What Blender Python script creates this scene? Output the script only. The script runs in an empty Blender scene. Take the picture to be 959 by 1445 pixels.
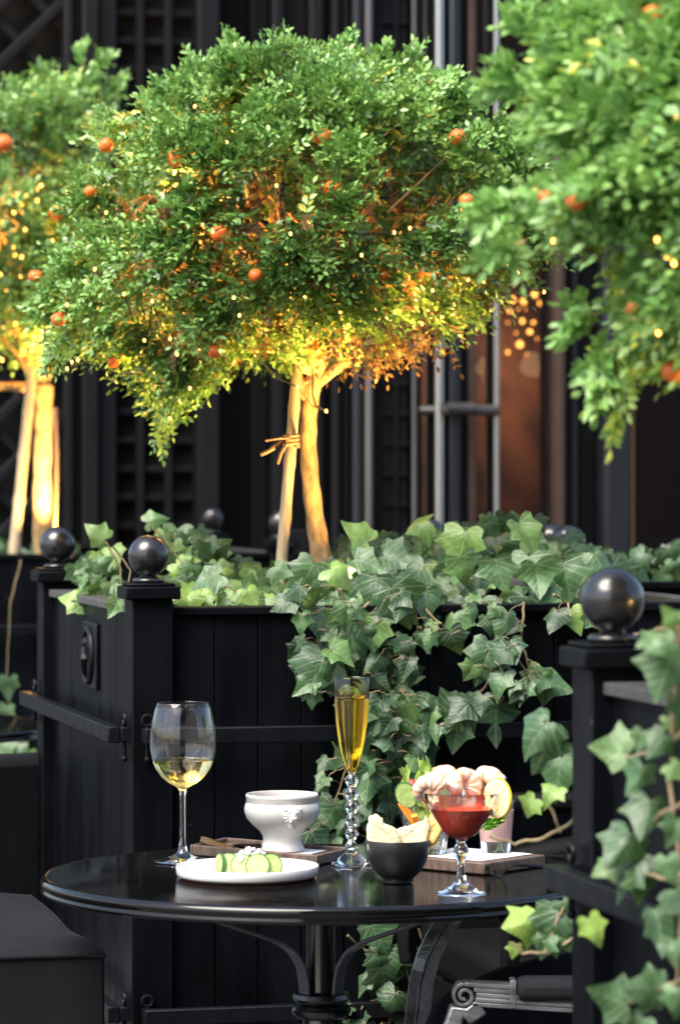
import bpy, math, random
import numpy as np
from mathutils import Vector, Matrix
random.seed(7); rng = np.random.default_rng(7)
S = bpy.context.scene; COL = S.collection
# ------------------------------------------------------------------ frame of reference (metres)
F, CX, HY, ZC = 4900.0, 479.5, 672.0, 1.275        # focal length in photo pixels, centre column, horizon row, eye height
YAW = math.radians(13.7); CU, SU = math.cos(YAW), math.sin(YAW)
TZ = 0.743                                          # table top height
def P(px, py, Y): return Vector(((px-CX)*Y/F, Y, ZC-(py-HY)*Y/F))
def onz(px, py, z):                                 # ground point seen at a pixel, on the level z
    Y = (ZC-z)*F/(py-HY); return Vector(((px-CX)*Y/F, Y, z))

# ------------------------------------------------------------------ mesh builder
class MB:
    def __init__(s): s.v = []; s.f = []
    def add(s, vs, fs):
        o = len(s.v); s.v += [tuple(p) for p in vs]; s.f += [tuple(i+o for i in f) for f in fs]; return s
    def box(s, x0, x1, y0, y1, z0, z1):
        return s.add([(x0,y0,z0),(x1,y0,z0),(x1,y1,z0),(x0,y1,z0),(x0,y0,z1),(x1,y0,z1),(x1,y1,z1),(x0,y1,z1)],
                     [(0,3,2,1),(4,5,6,7),(0,1,5,4),(1,2,6,5),(2,3,7,6),(3,0,4,7)])
    def obox(s, c, a, b, d):
        c, a, b, d = map(Vector, (c, a, b, d))
        vs = [c+i*a+j*b+k*d for k in (-1,1) for i, j in ((-1,-1),(1,-1),(1,1),(-1,1))]
        return s.add(vs, [(0,3,2,1),(4,5,6,7),(0,1,5,4),(1,2,6,5),(2,3,7,6),(3,0,4,7)])
    def tube(s, pts, rad, n=8, cap=True):
        pts = [Vector(p) for p in pts]
        if not hasattr(rad, '__len__'): rad = [rad]*len(pts)
        vs = []; ref = None
        for i, p in enumerate(pts):
            t = (pts[min(i+1, len(pts)-1)]-pts[max(i-1, 0)]).normalized()
            if ref is None: ref = Vector((1,0,0)) if abs(t.x) < .8 else Vector((0,1,0))
            a = (ref-t*ref.dot(t)).normalized(); b = t.cross(a); ref = a
            vs += [p+(a*math.cos(2*math.pi*k/n)+b*math.sin(2*math.pi*k/n))*rad[i] for k in range(n)]
        fs = [(i*n+k, i*n+(k+1) % n, (i+1)*n+(k+1) % n, (i+1)*n+k) for i in range(len(pts)-1) for k in range(n)]
        if cap: fs += [tuple(range(n-1, -1, -1)), tuple((len(pts)-1)*n+k for k in range(n))]
        return s.add(vs, fs)
    def bar(s, pts, side, w, t):                    # rectangular sweep: width w along 'side', thickness t across
        pts = [Vector(p) for p in pts]; side = Vector(side).normalized(); vs = []
        ws = w if hasattr(w, '__len__') else [w]*len(pts)
        for i, p in enumerate(pts):
            d = (pts[min(i+1, len(pts)-1)]-pts[max(i-1, 0)]).normalized()
            nrm = d.cross(side).normalized()
            for a, b in ((-1,-1),(1,-1),(1,1),(-1,1)): vs.append(p+side*a*ws[i]/2+nrm*b*t/2)
        fs = [(i*4+k, i*4+(k+1) % 4, i*4+4+(k+1) % 4, i*4+4+k) for i in range(len(pts)-1) for k in range(4)]
        e = (len(pts)-1)*4
        return s.add(vs, fs+[(3,2,1,0),(e,e+1,e+2,e+3)])
    def lathe(s, prof, n=48, c=(0,0,0), closed=False):
        vs = []; fs = []; m = len(prof)
        for r, z in prof:
            vs += [(c[0]+max(r,1e-5)*math.cos(2*math.pi*k/n), c[1]+max(r,1e-5)*math.sin(2*math.pi*k/n), c[2]+z) for k in range(n)]
        for i in range(m if closed else m-1):
            j = (i+1) % m
            fs += [(i*n+k, i*n+(k+1) % n, j*n+(k+1) % n, j*n+k) for k in range(n)]
        return s.add(vs, fs)
    def sphere(s, c, r, nu=24, nv=14, sc=(1,1,1)):
        c = Vector(c); vs = [c+Vector((0,0,r*sc[2]))]
        for i in range(1, nv):
            a = math.pi*i/nv
            vs += [c+Vector((r*sc[0]*math.sin(a)*math.cos(2*math.pi*k/nu), r*sc[1]*math.sin(a)*math.sin(2*math.pi*k/nu), r*sc[2]*math.cos(a))) for k in range(nu)]
        vs.append(c-Vector((0,0,r*sc[2])))
        fs = [(0, 1+k, 1+(k+1) % nu) for k in range(nu)]
        fs += [(1+i*nu+k, 1+(i+1)*nu+k, 1+(i+1)*nu+(k+1) % nu, 1+i*nu+(k+1) % nu) for i in range(nv-2) for k in range(nu)]
        L = len(vs)-1; b = 1+(nv-2)*nu
        return s.add(vs, fs+[(L, b+(k+1) % nu, b+k) for k in range(nu)])
    def prism(s, out, h0, h1, M=None):              # outline in xy, extruded along z, then placed by M
        n = len(out); vs = [Vector((x, y, h0)) for x, y in out]+[Vector((x, y, h1)) for x, y in out]
        if M is not None: vs = [M @ p for p in vs]
        return s.add(vs, [tuple(range(n-1, -1, -1)), tuple(range(n, 2*n))]+[(k, (k+1) % n, n+(k+1) % n, n+k) for k in range(n)])
    def build(s, name, mat, parent=None, bevel=0, sharp=40, sub=0, loc=None):
        me = bpy.data.meshes.new(name); me.from_pydata(s.v, [], s.f); me.update()
        me.polygons.foreach_set('use_smooth', [True]*len(me.polygons)); me.set_sharp_from_angle(angle=math.radians(sharp))
        o = bpy.data.objects.new(name, me); COL.objects.link(o); me.materials.append(mat); o.parent = parent
        if loc is not None: o.location = loc
        if bevel:
            b = o.modifiers.new('bevel', 'BEVEL'); b.width = bevel; b.segments = 2; b.limit_method = 'ANGLE'; b.angle_limit = math.radians(35); b.harden_normals = False
        if sub:
            m = o.modifiers.new('subsurf', 'SUBSURF'); m.levels = sub; m.render_levels = sub
        return o
def tag(o, label=None, cat=None, group=None, kind=None):
    for k, v in (('label', label), ('category', cat), ('group', group), ('kind', kind)):
        if v: o[k] = v
    return o
def empty(name, loc, rz=0, label=None, cat=None, group=None):
    o = bpy.data.objects.new(name, None); COL.objects.link(o); o.location = loc; o.rotation_euler = (0,0,rz); o.empty_display_size = .1
    return tag(o, label, cat, group)
def kids(o): return [c for c in bpy.data.objects if c.parent is o]
def copy_tree(o, parent=None):
    c = o.copy(); COL.objects.link(c)
    if parent is not None: c.parent = parent
    for ch in kids(o): copy_tree(ch, c)
    return c

# ------------------------------------------------------------------ materials
def nt(name):
    m = bpy.data.materials.new(name); m.use_nodes = True; t = m.node_tree
    return m, t, t.nodes['Principled BSDF']
def N(t, kind, **kw):
    n = t.nodes.new(kind)
    for k, v in kw.items():
        if k in n.inputs.keys(): n.inputs[k].default_value = v
        else: setattr(n, k, v)
    return n
def ramp(t, stops, fac):
    r = t.nodes.new('ShaderNodeValToRGB'); e = r.color_ramp.elements
    while len(e) < len(stops): e.new(.5)
    for i, (p, c) in enumerate(stops): e[i].position = p; e[i].color = tuple(c)+(1,)
    t.links.new(fac, r.inputs['Fac']); return r
def mat(name, col, rough=.5, metal=0, var=.25, scale=30, bump=0, bscale=200, specks=0, rvar=0, coat=0, spec=.5, sss=0, aniso=None):
    m, t, b = nt(name); L = t.links.new
    tc = N(t, 'ShaderNodeTexCoord')
    if aniso:
        mp = N(t, 'ShaderNodeMapping'); mp.inputs['Scale'].default_value = aniso; L(tc.outputs['Object'], mp.inputs['Vector']); vec = mp.outputs[0]
    else: vec = tc.outputs['Object']
    n1 = N(t, 'ShaderNodeTexNoise', Scale=scale, Detail=5.0); L(vec, n1.inputs['Vector'])
    c0 = [c*(1-var) for c in col]; c1 = [min(1, c*(1+var)) for c in col]
    r = ramp(t, [(.3, c0), (.7, c1)], n1.outputs['Fac']); out = r.outputs['Color']
    if specks:
        n2 = N(t, 'ShaderNodeTexNoise', Scale=260.0, Detail=2.0); L(vec, n2.inputs['Vector'])
        r2 = ramp(t, [(.77, (0,0,0)), (.80, (specks,)*3)], n2.outputs['Fac'])
        mx = N(t, 'ShaderNodeMix', data_type='RGBA'); L(r2.outputs['Color'], mx.inputs[0]); L(out, mx.inputs[6]); mx.inputs[7].default_value = (.45,.45,.45,1); out = mx.outputs[2]
    L(out, b.inputs['Base Color'])
    b.inputs['Roughness'].default_value = rough; b.inputs['Metallic'].default_value = metal; b.inputs['Specular IOR Level'].default_value = spec
    b.inputs['Coat Weight'].default_value = coat
    if sss: b.inputs['Subsurface Weight'].default_value = sss; b.inputs['Subsurface Radius'].default_value = (.006,.004,.002); b.inputs['Subsurface Scale'].default_value = 1
    if rvar:
        n3 = N(t, 'ShaderNodeTexNoise', Scale=scale*.7, Detail=6.0); L(vec, n3.inputs['Vector'])
        mr = N(t, 'ShaderNodeMapRange'); mr.inputs[1].default_value = .3; mr.inputs[2].default_value = .7; mr.inputs[3].default_value = max(.02, rough-rvar); mr.inputs[4].default_value = min(1, rough+rvar)
        L(n3.outputs['Fac'], mr.inputs[0]); L(mr.outputs[0], b.inputs['Roughness'])
    if bump:
        n4 = N(t, 'ShaderNodeTexNoise', Scale=bscale, Detail=4.0); L(vec, n4.inputs['Vector'])
        bp = N(t, 'ShaderNodeBump', Strength=bump, Distance=.002); L(n4.outputs['Fac'], bp.inputs['Height']); L(bp.outputs[0], b.inputs['Normal'])
    return m
def glass(name, col=(1,1,1), rough=0.0, ior=1.46):
    m, t, b = nt(name); b.inputs['Base Color'].default_value = tuple(col)+(1,); b.inputs['Transmission Weight'].default_value = 1
    b.inputs['Roughness'].default_value = rough; b.inputs['IOR'].default_value = ior; return m
def emit(name, col, st):
    m, t, b = nt(name); b.inputs['Base Color'].default_value = tuple(col)+(1,); b.inputs['Emission Color'].default_value = tuple(col)+(1,); b.inputs['Emission Strength'].default_value = st
    try: m.cycles.emission_sampling = 'NONE'
    except Exception: pass
    return m
M = {}
M['black_wood'] = mat('black painted wood', (.0030,.0035,.0048), .42, var=.65, scale=14, bump=.12, bscale=60, specks=.5, rvar=.1, spec=.07, aniso=(1,1,.25))
M['black_edge'] = mat('black painted wood, dusty', (.045,.043,.040), .6, var=.4, scale=40, bump=.2, bscale=120, specks=.6)
M['black_metal'] = mat('black painted iron', (.005,.0056,.0075), .38, var=.3, scale=30, bump=.1, bscale=300, specks=.5, rvar=.1, spec=.12)
M['ball'] = mat('black lacquered ball', (.012,.012,.013), .27, var=.3, scale=50, bump=.05, bscale=200, rvar=.07, coat=.3)
M['table_top'] = mat('black lacquered table top', (.004,.0038,.0038), .085, var=.2, scale=20, bump=.015, bscale=25, specks=.8, rvar=.05, coat=0, spec=.4)
M['soil'] = mat('potting soil', (.035,.025,.018), .95, var=.5, scale=60, bump=1, bscale=120)
M['bark'] = mat('pale mottled bark', (.37,.24,.105), .85, var=.5, scale=75, bump=1.0, bscale=160, aniso=(1,1,.45))
M['branch'] = mat('brown twig bark', (.20,.12,.06), .85, var=.3, scale=60, bump=.4)
M['bamboo'] = mat('bamboo cane', (.36,.28,.17), .55, var=.3, scale=60, bump=.2, aniso=(1,1,.1))
M['twine'] = mat('jute twine', (.17,.10,.055), .9, var=.4, scale=200, bump=.5)
M['orange'] = mat('orange peel', (.72,.15,.02), .42, var=.35, scale=45, bump=.35, bscale=500, sss=.15)
M['wire'] = mat('dark green cable', (.012,.016,.012), .5)
M['bulb'] = emit('warm lit bulb', (1,.43,.075), 4.2)
M['mirrored_light'] = emit('mirrored light glow', (1,.46,.09), 3.2)  # glow of the added bulbs that stand in for mirrored lights
M['white_china'] = mat('white glazed china', (.66,.65,.635), .18, var=.03, scale=20, coat=.3)
M['plate_rim'] = mat('brown bare clay foot', (.20,.10,.06), .6)
M['stone_grey'] = mat('grey-white bisque tureen', (.52,.505,.49), .32, var=.05, scale=20)
M['black_china'] = mat('matt black china', (.012,.012,.013), .36, var=.2, scale=60)
M['board_wood'] = mat('dark walnut board', (.095,.062,.045), .55, var=.5, scale=30, bump=.3, bscale=80, aniso=(1,6,1))
M['paper'] = mat('white paper', (.80,.79,.78), .8, var=.03)
M['bronze'] = mat('bronze cutlery', (.022,.016,.012), .34, metal=1, var=.3, scale=80)
M['steel'] = mat('brushed steel', (.62,.60,.58), .28, metal=1, var=.15, scale=20, aniso=(8,8,.2))
M['cuc_skin'] = mat('cucumber skin', (.045,.14,.03), .4, var=.4, scale=200)
M['cuc_flesh'] = mat('cucumber flesh', (.40,.53,.17), .35, var=.22, scale=180, sss=.2)
M['cuc_seed'] = mat('cucumber seeds', (.62,.60,.30), .35)
M['cream'] = mat('white crumbly cheese', (.82,.80,.75), .6, var=.06, scale=300, bump=.6, bscale=400)
M['cracker'] = mat('pale puffed cracker', (.70,.60,.37), .6, var=.10, scale=140, bump=1.0, bscale=420, sss=.2)
M['crust'] = mat('golden crust', (.62,.36,.10), .6, var=.3, scale=90, bump=.5)
M['sauce'] = mat('red cocktail sauce', (.50,.045,.015), .28, var=.3, scale=160, bump=.5, bscale=300, coat=.2)
M['shrimp'] = mat('cooked shrimp', (.80,.55,.44), .35, var=.22, scale=130, sss=.2, bump=.3, bscale=250)
M['shrimp_tail'] = mat('shrimp tail shell', (.55,.20,.09), .35, var=.3, scale=200)
M['lemon_peel'] = mat('lemon peel', (.80,.55,.03), .4, bump=.3, bscale=500)
M['lemon_flesh'] = mat('lemon flesh', (.82,.74,.30), .3, var=.12, scale=260, sss=.3)
M['lettuce'] = mat('pale lettuce', (.38,.52,.12), .45, var=.4, scale=90, bump=.6, bscale=150)
M['herb'] = mat('bright green herb', (.28,.50,.08), .45, var=.3, scale=120)
M['carrot'] = mat('carrot', (.80,.26,.03), .45, var=.12, scale=120)
M['radish'] = mat('radish skin', (.50,.03,.05), .35, var=.2, scale=50)
M['pepper'] = mat('yellow pepper', (.80,.42,.02), .3)
M['asparagus'] = mat('asparagus', (.24,.29,.09), .5, var=.4, scale=120)
M['celery'] = mat('celery', (.55,.66,.28), .4, var=.2, scale=60)
M['pink'] = mat('pink sauce', (.74,.46,.44), .3, var=.03, sss=.15)
M['soup'] = mat('brown soup', (.22,.11,.06), .25)
M['fabric'] = mat('black woven cover', (.0078,.0083,.0102), .85, var=.25, scale=9, bump=.5, bscale=900, specks=.25, spec=.15)
M['fabric2'] = mat('black upholstery', (.009,.0095,.0118), .8, var=.2, scale=14, bump=.4, bscale=700, spec=.12)
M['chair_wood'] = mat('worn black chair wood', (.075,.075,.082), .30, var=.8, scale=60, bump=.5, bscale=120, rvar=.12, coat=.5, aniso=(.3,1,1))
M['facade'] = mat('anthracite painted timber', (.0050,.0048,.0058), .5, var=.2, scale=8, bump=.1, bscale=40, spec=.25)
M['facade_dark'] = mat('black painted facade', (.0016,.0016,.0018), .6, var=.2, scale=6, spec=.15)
M['facade_blue'] = mat('blue-black painted column', (.008,.0095,.013), .4, var=.15, scale=8)
M['facade_brown'] = mat('dark bronze frame', (.075,.048,.038), .4, metal=.4, var=.2, scale=10)
M['push_bar'] = mat('dark worn push bar', (.045,.043,.042), .4, metal=.5, var=.3, scale=10)
M['copper'] = mat('copper strip', (.32,.17,.09), .4, metal=.8, var=.1)
M['stucco'] = mat('trellis backing', (.005,.0048,.0045), .8, var=.3, scale=15, spec=.2)
M['room'] = mat('room wall in reflection brown', (.15,.072,.048), .8, var=.9, scale=4.5, bump=.2)  # mottled brown put in to imitate reflections in the door panes
M['pave'] = mat('dark stone paving', (.09,.088,.085), .7, var=.3, scale=3, bump=.3, bscale=30)
def pane_mat():
    m, t, b = nt('window glass'); L = t.links.new
    tr = N(t, 'ShaderNodeBsdfTransparent', Color=(.80,.76,.72,1)); gl = N(t, 'ShaderNodeBsdfGlossy', Roughness=.015)
    fr = N(t, 'ShaderNodeFresnel', IOR=2.0); mx = N(t, 'ShaderNodeMixShader'); L(fr.outputs[0], mx.inputs[0]); L(tr.outputs[0], mx.inputs[1]); L(gl.outputs[0], mx.inputs[2])
    L(mx.outputs[0], t.nodes['Material Output'].inputs['Surface']); return m
M['pane'] = pane_mat()
M['glass'] = glass('clear glass')
M['amber_glass'] = glass('yellow tinted glass', (1,.94,.55))
M['wine'] = glass('white wine', (1,.80,.34), ior=1.34)
M['champagne'] = glass('golden champagne', (1,.70,.12), ior=1.34)
def brick_mat():
    m, t, b = nt('red brick'); L = t.links.new
    tc = N(t, 'ShaderNodeTexCoord'); mp = N(t, 'ShaderNodeMapping'); mp.inputs['Rotation'].default_value = (math.radians(90),0,0); L(tc.outputs['Object'], mp.inputs[0])
    br = N(t, 'ShaderNodeTexBrick', Color1=(.20,.09,.06,1), Color2=(.14,.06,.045,1), Mortar=(.25,.22,.2,1), Scale=4.5); L(mp.outputs[0], br.inputs['Vector']); L(br.outputs['Color'], b.inputs['Base Color']); b.inputs['Roughness'].default_value = .9
    return m
M['brick'] = brick_mat()
def leaf_mat(name, stops, rough=.4, trans=.3, tcol=(.35,.55,.08), vein=False, bump=.3):
    m, t, b = nt(name); L = t.links.new
    at = N(t, 'ShaderNodeAttribute', attribute_name='leafrand')
    r = ramp(t, stops, at.outputs['Fac']); col = r.outputs['Color']
    tc = N(t, 'ShaderNodeTexCoord'); no = N(t, 'ShaderNodeTexNoise', Scale=70.0 if vein else 120.0, Detail=3.0); L(tc.outputs['Object'], no.inputs[0])
    hs = N(t, 'ShaderNodeHueSaturation'); mr = N(t, 'ShaderNodeMapRange'); mr.inputs[1].default_value=.3; mr.inputs[2].default_value=.7; mr.inputs[3].default_value=.75; mr.inputs[4].default_value=1.25
    L(no.outputs['Fac'], mr.inputs[0]); L(mr.outputs[0], hs.inputs['Value']); L(col, hs.inputs['Color']); col = hs.outputs['Color']
    if vein:
        uv = N(t, 'ShaderNodeAttribute', attribute_name='leafuv'); sp = N(t, 'ShaderNodeSeparateXYZ'); L(uv.outputs['Vector'], sp.inputs[0])
        def MA(op, a, c=None):
            n = N(t, 'ShaderNodeMath', operation=op)
            for i, q in enumerate((a, c)):
                if q is None: continue
                if isinstance(q, (int, float)): n.inputs[i].default_value = q
                else: L(q, n.inputs[i])
            return n.outputs[0]
        ax = MA('ABSOLUTE', sp.outputs[0]); y = sp.outputs[1]; d = ax
        for ang in (27, -8):
            ca, sa = math.cos(math.radians(ang)), math.sin(math.radians(ang))
            d = MA('MINIMUM', d, MA('ABSOLUTE', MA('SUBTRACT', MA('MULTIPLY', ax, sa), MA('MULTIPLY', y, ca))))
        # side veins off the midrib
        sv = MA('ABSOLUTE', MA('SUBTRACT', MA('FRACT', MA('MULTIPLY', MA('SUBTRACT', y, MA('MULTIPLY', ax, .75)), 5.0)), .5))
        sv = MA('MULTIPLY_ADD', sv, .10); t.nodes[-1].inputs[2].default_value = .012
        d2 = MA('MINIMUM', d, sv)
        vr = ramp(t, [(0, (1,1,1)), (.028, (0,0,0))], d2)
        mx = N(t, 'ShaderNodeMix', data_type='RGBA'); f = MA('MULTIPLY', vr.outputs['Color'], .55); L(f, mx.inputs[0]); L(col, mx.inputs[6]); 
        lt = N(t, 'ShaderNodeMix', data_type='RGBA'); lt.inputs[0].default_value = .45; L(col, lt.inputs[6]); lt.inputs[7].default_value = (.42,.48,.30,1); L(lt.outputs[2], mx.inputs[7]); col = mx.outputs[2]
        bp = N(t, 'ShaderNodeBump', Strength=bump, Distance=.002); hh = MA('SUBTRACT', no.outputs['Fac'], vr.outputs['Color']); L(hh, bp.inputs['Height']); L(bp.outputs[0], b.inputs['Normal'])
    L(col, b.inputs['Base Color']); b.inputs['Roughness'].default_value = rough
    tl = N(t, 'ShaderNodeBsdfTranslucent'); g = N(t, 'ShaderNodeMix', data_type='RGBA'); g.blend_type = 'MIX'; g.inputs[0].default_value = .45; L(col, g.inputs[6]); g.inputs[7].default_value = tuple(tcol)+(1,); L(g.outputs[2], tl.inputs['Color'])
    ms = N(t, 'ShaderNodeMixShader'); ms.inputs[0].default_value = trans; L(b.outputs[0], ms.inputs[1]); L(tl.outputs[0], ms.inputs[2]); L(ms.outputs[0], t.nodes['Material Output'].inputs['Surface'])
    return m
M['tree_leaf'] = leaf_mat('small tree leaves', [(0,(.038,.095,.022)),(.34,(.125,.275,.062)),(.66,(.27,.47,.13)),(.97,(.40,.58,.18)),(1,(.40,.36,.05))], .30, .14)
M['tree_leaf2'] = leaf_mat('fresh tree leaves', [(0,(.12,.27,.065)),(.5,(.26,.49,.14)),(.95,(.40,.60,.22)),(1,(.50,.52,.08))], .38, .30)
M['dry_leaf'] = leaf_mat('dry brown leaves', [(0,(.13,.070,.030)),(.6,(.24,.14,.05)),(1,(.34,.22,.08))], .6, .3, (.5,.25,.08))
M['ivy_leaf'] = leaf_mat('ivy leaves', [(0,(.016,.044,.020)),(.4,(.038,.092,.038)),(.7,(.070,.155,.055)),(.88,(.14,.25,.065)),(1,(.27,.41,.075))], .40, .22, (.3,.5,.06), True)
M['ivy_stem'] = mat('ivy stem', (.22,.17,.09), .7, var=.3, scale=100)

# ------------------------------------------------------------------ leaf scattering
def mesh_np(name, V, Fc, mat_, parent=None, attrs=None, smooth=False):
    me = bpy.data.meshes.new(name); n, k = Fc.shape
    me.vertices.add(len(V)); me.vertices.foreach_set('co', V.astype(np.float32).ravel())
    me.loops.add(n*k); me.loops.foreach_set('vertex_index', Fc.astype(np.int32).ravel())
    me.polygons.add(n); me.polygons.foreach_set('loop_start', np.arange(0, n*k, k, dtype=np.int32)); me.polygons.foreach_set('loop_total', np.full(n, k, np.int32))
    me.update(calc_edges=True)
    if smooth: me.polygons.foreach_set('use_smooth', np.ones(n, bool))
    for a, (ty, arr) in (attrs or {}).items():
        at = me.attributes.new(a, ty, 'POINT'); at.data.foreach_set('value' if ty == 'FLOAT' else 'vector', arr.astype(np.float32).ravel())
    me.validate(); o = bpy.data.objects.new(name, me); COL.objects.link(o); me.materials.append(mat_); o.parent = parent
    return o
def nrm(a): return a/np.maximum(np.linalg.norm(a, axis=-1, keepdims=True), 1e-9)
LT = np.array([(0,0,0),(-.5,.42,.10),(0,.45,-.02),(.5,.42,.10),(0,1,-.12),(-.36,.75,.04),(.36,.75,.04)])
LF = np.array([(0,2,1,1),(0,3,2,2)]); LFQ = np.array([(0,3,2,1),(1,2,4,5),(2,3,6,4)])
def spray_leaves(base, D, Nn, length, nl, llen, rbase):
    """pinnate twigs: leaves in pairs along each twig. base,D,Nn: (k,3); returns verts, quads, rnd"""
    k = len(base); D = nrm(D); Nn = nrm(Nn-D*np.sum(Nn*D, 1, keepdims=True)); Sd = np.cross(D, Nn)
    out_p = []; out_m = []; out_r = []
    for i in range(nl*2+1):
        side = 0 if i == nl*2 else (1 if i % 2 else -1)
        tt = (1.0 if side == 0 else (.12+.86*(i//2)/nl))
        pos = base+D*(length*tt)[:, None]-np.array([0,0,1])*(.22*length*tt*tt)[:, None]
        ang = rng.normal(52, 13, k)*math.pi/180*side
        tip = nrm(D*np.cos(ang)[:, None]+Sd*np.sin(ang)[:, None]+Nn*rng.normal(.12, .22, (k, 1)))
        nn = nrm(Nn+rng.normal(0, .33, (k, 3))); nn = nrm(nn-tip*np.sum(nn*tip, 1, keepdims=True)); xx = np.cross(tip, nn)
        sz = llen*rng.uniform(.75, 1.2, k)*(1-.30*tt)
        Mt = np.stack([xx*(sz*.52)[:, None], tip*sz[:, None], nn*sz[:, None]], 2)
        out_p.append(pos); out_m.append(Mt); out_r.append(np.clip(rbase+rng.normal(0, .13, k)+.18*(tt-.5), 0, 1))
    return np.concatenate(out_p), np.concatenate(out_m), np.concatenate(out_r)
def leaves_obj(name, pos, Mt, r, mat_, parent):
    n = len(pos); V = np.einsum('nij,kj->nki', Mt, LT)+pos[:, None, :]
    Fc = (LFQ[None]+(np.arange(n)*7)[:, None, None]).reshape(-1, 4)
    return mesh_np(name, V.reshape(-1, 3), Fc, mat_, parent, {'leafrand': ('FLOAT', np.repeat(r, 7))}, smooth=True)

# ivy leaf template
_half = [(0,.03),(.07,-.06),(.19,-.15),(.32,-.17),(.47,-.09),(.45,.03),(.45,.11),(.53,.20),(.63,.33),(.53,.39),(.41,.44),(.32,.53),(.23,.67),(.12,.84),(0,1.0)]
_out = _half+[(-x, y) for x, y in _half[-2:0:-1]]
_c = np.array((0,.22)); _o = np.array(_out)
_ring1 = _c+(_o-_c)*.66; _ring2 = _c+(_o-_c)*.33; _no = len(_o)
IVT = np.concatenate([_o, _ring1, _ring2, _c[None]])
_f = []
for a in range(_no):
    b = (a+1) % _no
    for q in (0, 1): _f += [(q*_no+a, q*_no+b, (q+1)*_no+b), (q*_no+a, (q+1)*_no+b, (q+1)*_no+a)]
    _f.append((2*_no+a, 2*_no+b, 3*_no))
IVF = np.array(_f)
def ivy_leaves(name, items, mat_, parent):   # each leaf folds, curls and bends in its own way
    """items: (pos, tipdir, normal, size, rnd) in the parent's space"""
    n = len(items); pos = np.array([tuple(i[0]) for i in items]); tip = nrm(np.array([tuple(i[1]) for i in items])); nn = np.array([tuple(i[2]) for i in items])
    nn = nrm(nn-tip*np.sum(nn*tip, 1, keepdims=True)); xx = np.cross(tip, nn); sz = np.array([i[3] for i in items]); r = np.array([i[4] for i in items])
    x = IVT[:, 0][None]; y = IVT[:, 1][None]
    a = rng.normal(.35, .50, (n, 1)); b = rng.normal(.28, .28, (n, 1)); fold = rng.normal(.10, .24, (n, 1)); tw = rng.normal(0, .25, (n, 1)); ph = rng.uniform(0, 6.3, (n, 1))
    wid = rng.uniform(.82, 1.12, (n, 1)); asym = rng.normal(0, .10, (n, 1))
    z = fold*np.abs(x)-a*x*x-b*(y-.2)**2+tw*x*y+.035*np.sin(9*x+ph)*np.abs(x)*2+.03*np.sin(8*y+ph)
    xw = x*wid*(1+asym*np.sign(x))+rng.normal(0, .13, (n, 1))*(y-.1)**2
    loc = np.stack([xw+0*y, y+0*xw-.1, z], 2)
    Mt = np.stack([xx, tip, nn], 2)*sz[:, None, None]
    V = np.einsum('nij,nkj->nki', Mt, loc)+pos[:, None, :]
    kv = len(IVT); Fc = (IVF[None]+(np.arange(n)*kv)[:, None, None]).reshape(-1, 3)
    uv = np.zeros((n, kv, 3)); uv[:, :, :2] = IVT[None]
    return mesh_np(name, V.reshape(-1, 3), Fc, mat_, parent, {'leafrand': ('FLOAT', np.repeat(r, kv)), 'leafuv': ('FLOAT_VECTOR', uv)}, smooth=True)

# ------------------------------------------------------------------ world, sun, camera
w = bpy.data.worlds.new('World'); S.world = w; w.use_nodes = True; t = w.node_tree
sky = t.nodes.new('ShaderNodeTexSky'); sky.sky_type = 'NISHITA'; sky.sun_disc = False
SUN_EL, SUN_AZ = math.radians(55), math.radians(-138)      # azimuth measured from +Y towards +X: behind the camera, to the left
sky.sun_elevation = SUN_EL; sky.sun_rotation = SUN_AZ; sky.air_density = 1.0; sky.dust_density = 3.0; sky.ozone_density = 1.0
t.links.new(sky.outputs[0], t.nodes['Background'].inputs['Color']); t.nodes['Background'].inputs['Strength'].default_value = .15
sd = bpy.data.lights.new('sun', 'SUN'); sd.energy = 2.9; sd.angle = math.radians(42); sd.color = (1,.94,.84)
so = bpy.data.objects.new('sun', sd); COL.objects.link(so)
sdir = Vector((math.sin(SUN_AZ)*math.cos(SUN_EL), math.cos(SUN_AZ)*math.cos(SUN_EL), math.sin(SUN_EL)))
so.rotation_euler = sdir.to_track_quat('Z', 'Y').to_euler(); so.location = (-4,-4,8)
cd = bpy.data.cameras.new('camera'); cam = bpy.data.objects.new('camera', cd); COL.objects.link(cam); S.camera = cam
cd.sensor_fit = 'AUTO'; cd.sensor_width = 36; cd.lens = F/1445*36; cam.location = (0,0,ZC); cam.rotation_euler = (math.radians(90),0,0)
cd.shift_y = -(722.5-HY)/1445; cd.clip_start = .1; cd.clip_end = 500
cd.dof.use_dof = True; cd.dof.focus_distance = 4.95; cd.dof.aperture_fstop = 8.2
vs = S.view_settings; vs.view_transform = 'Standard'; vs.look = 'None'; vs.gamma = 1; vs.exposure = 1.35; vs.use_curve_mapping = False
S.render.engine = 'CYCLES'; S.cycles.use_denoising = True; S.cycles.max_bounces = 14; S.cycles.transmission_bounces = 12; S.cycles.transparent_max_bounces = 12
S.cycles.sample_clamp_indirect = 6; S.cycles.caustics_reflective = False

# ------------------------------------------------------------------ ground
g = MB(); g.add([(-60,-60,0),(60,-60,0),(60,60,0),(-60,60,0)], [(0,1,2,3)])
tag(g.build('pavement', M['pave']), 'dark stone paving of the terrace', 'pavement', kind='structure')

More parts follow.
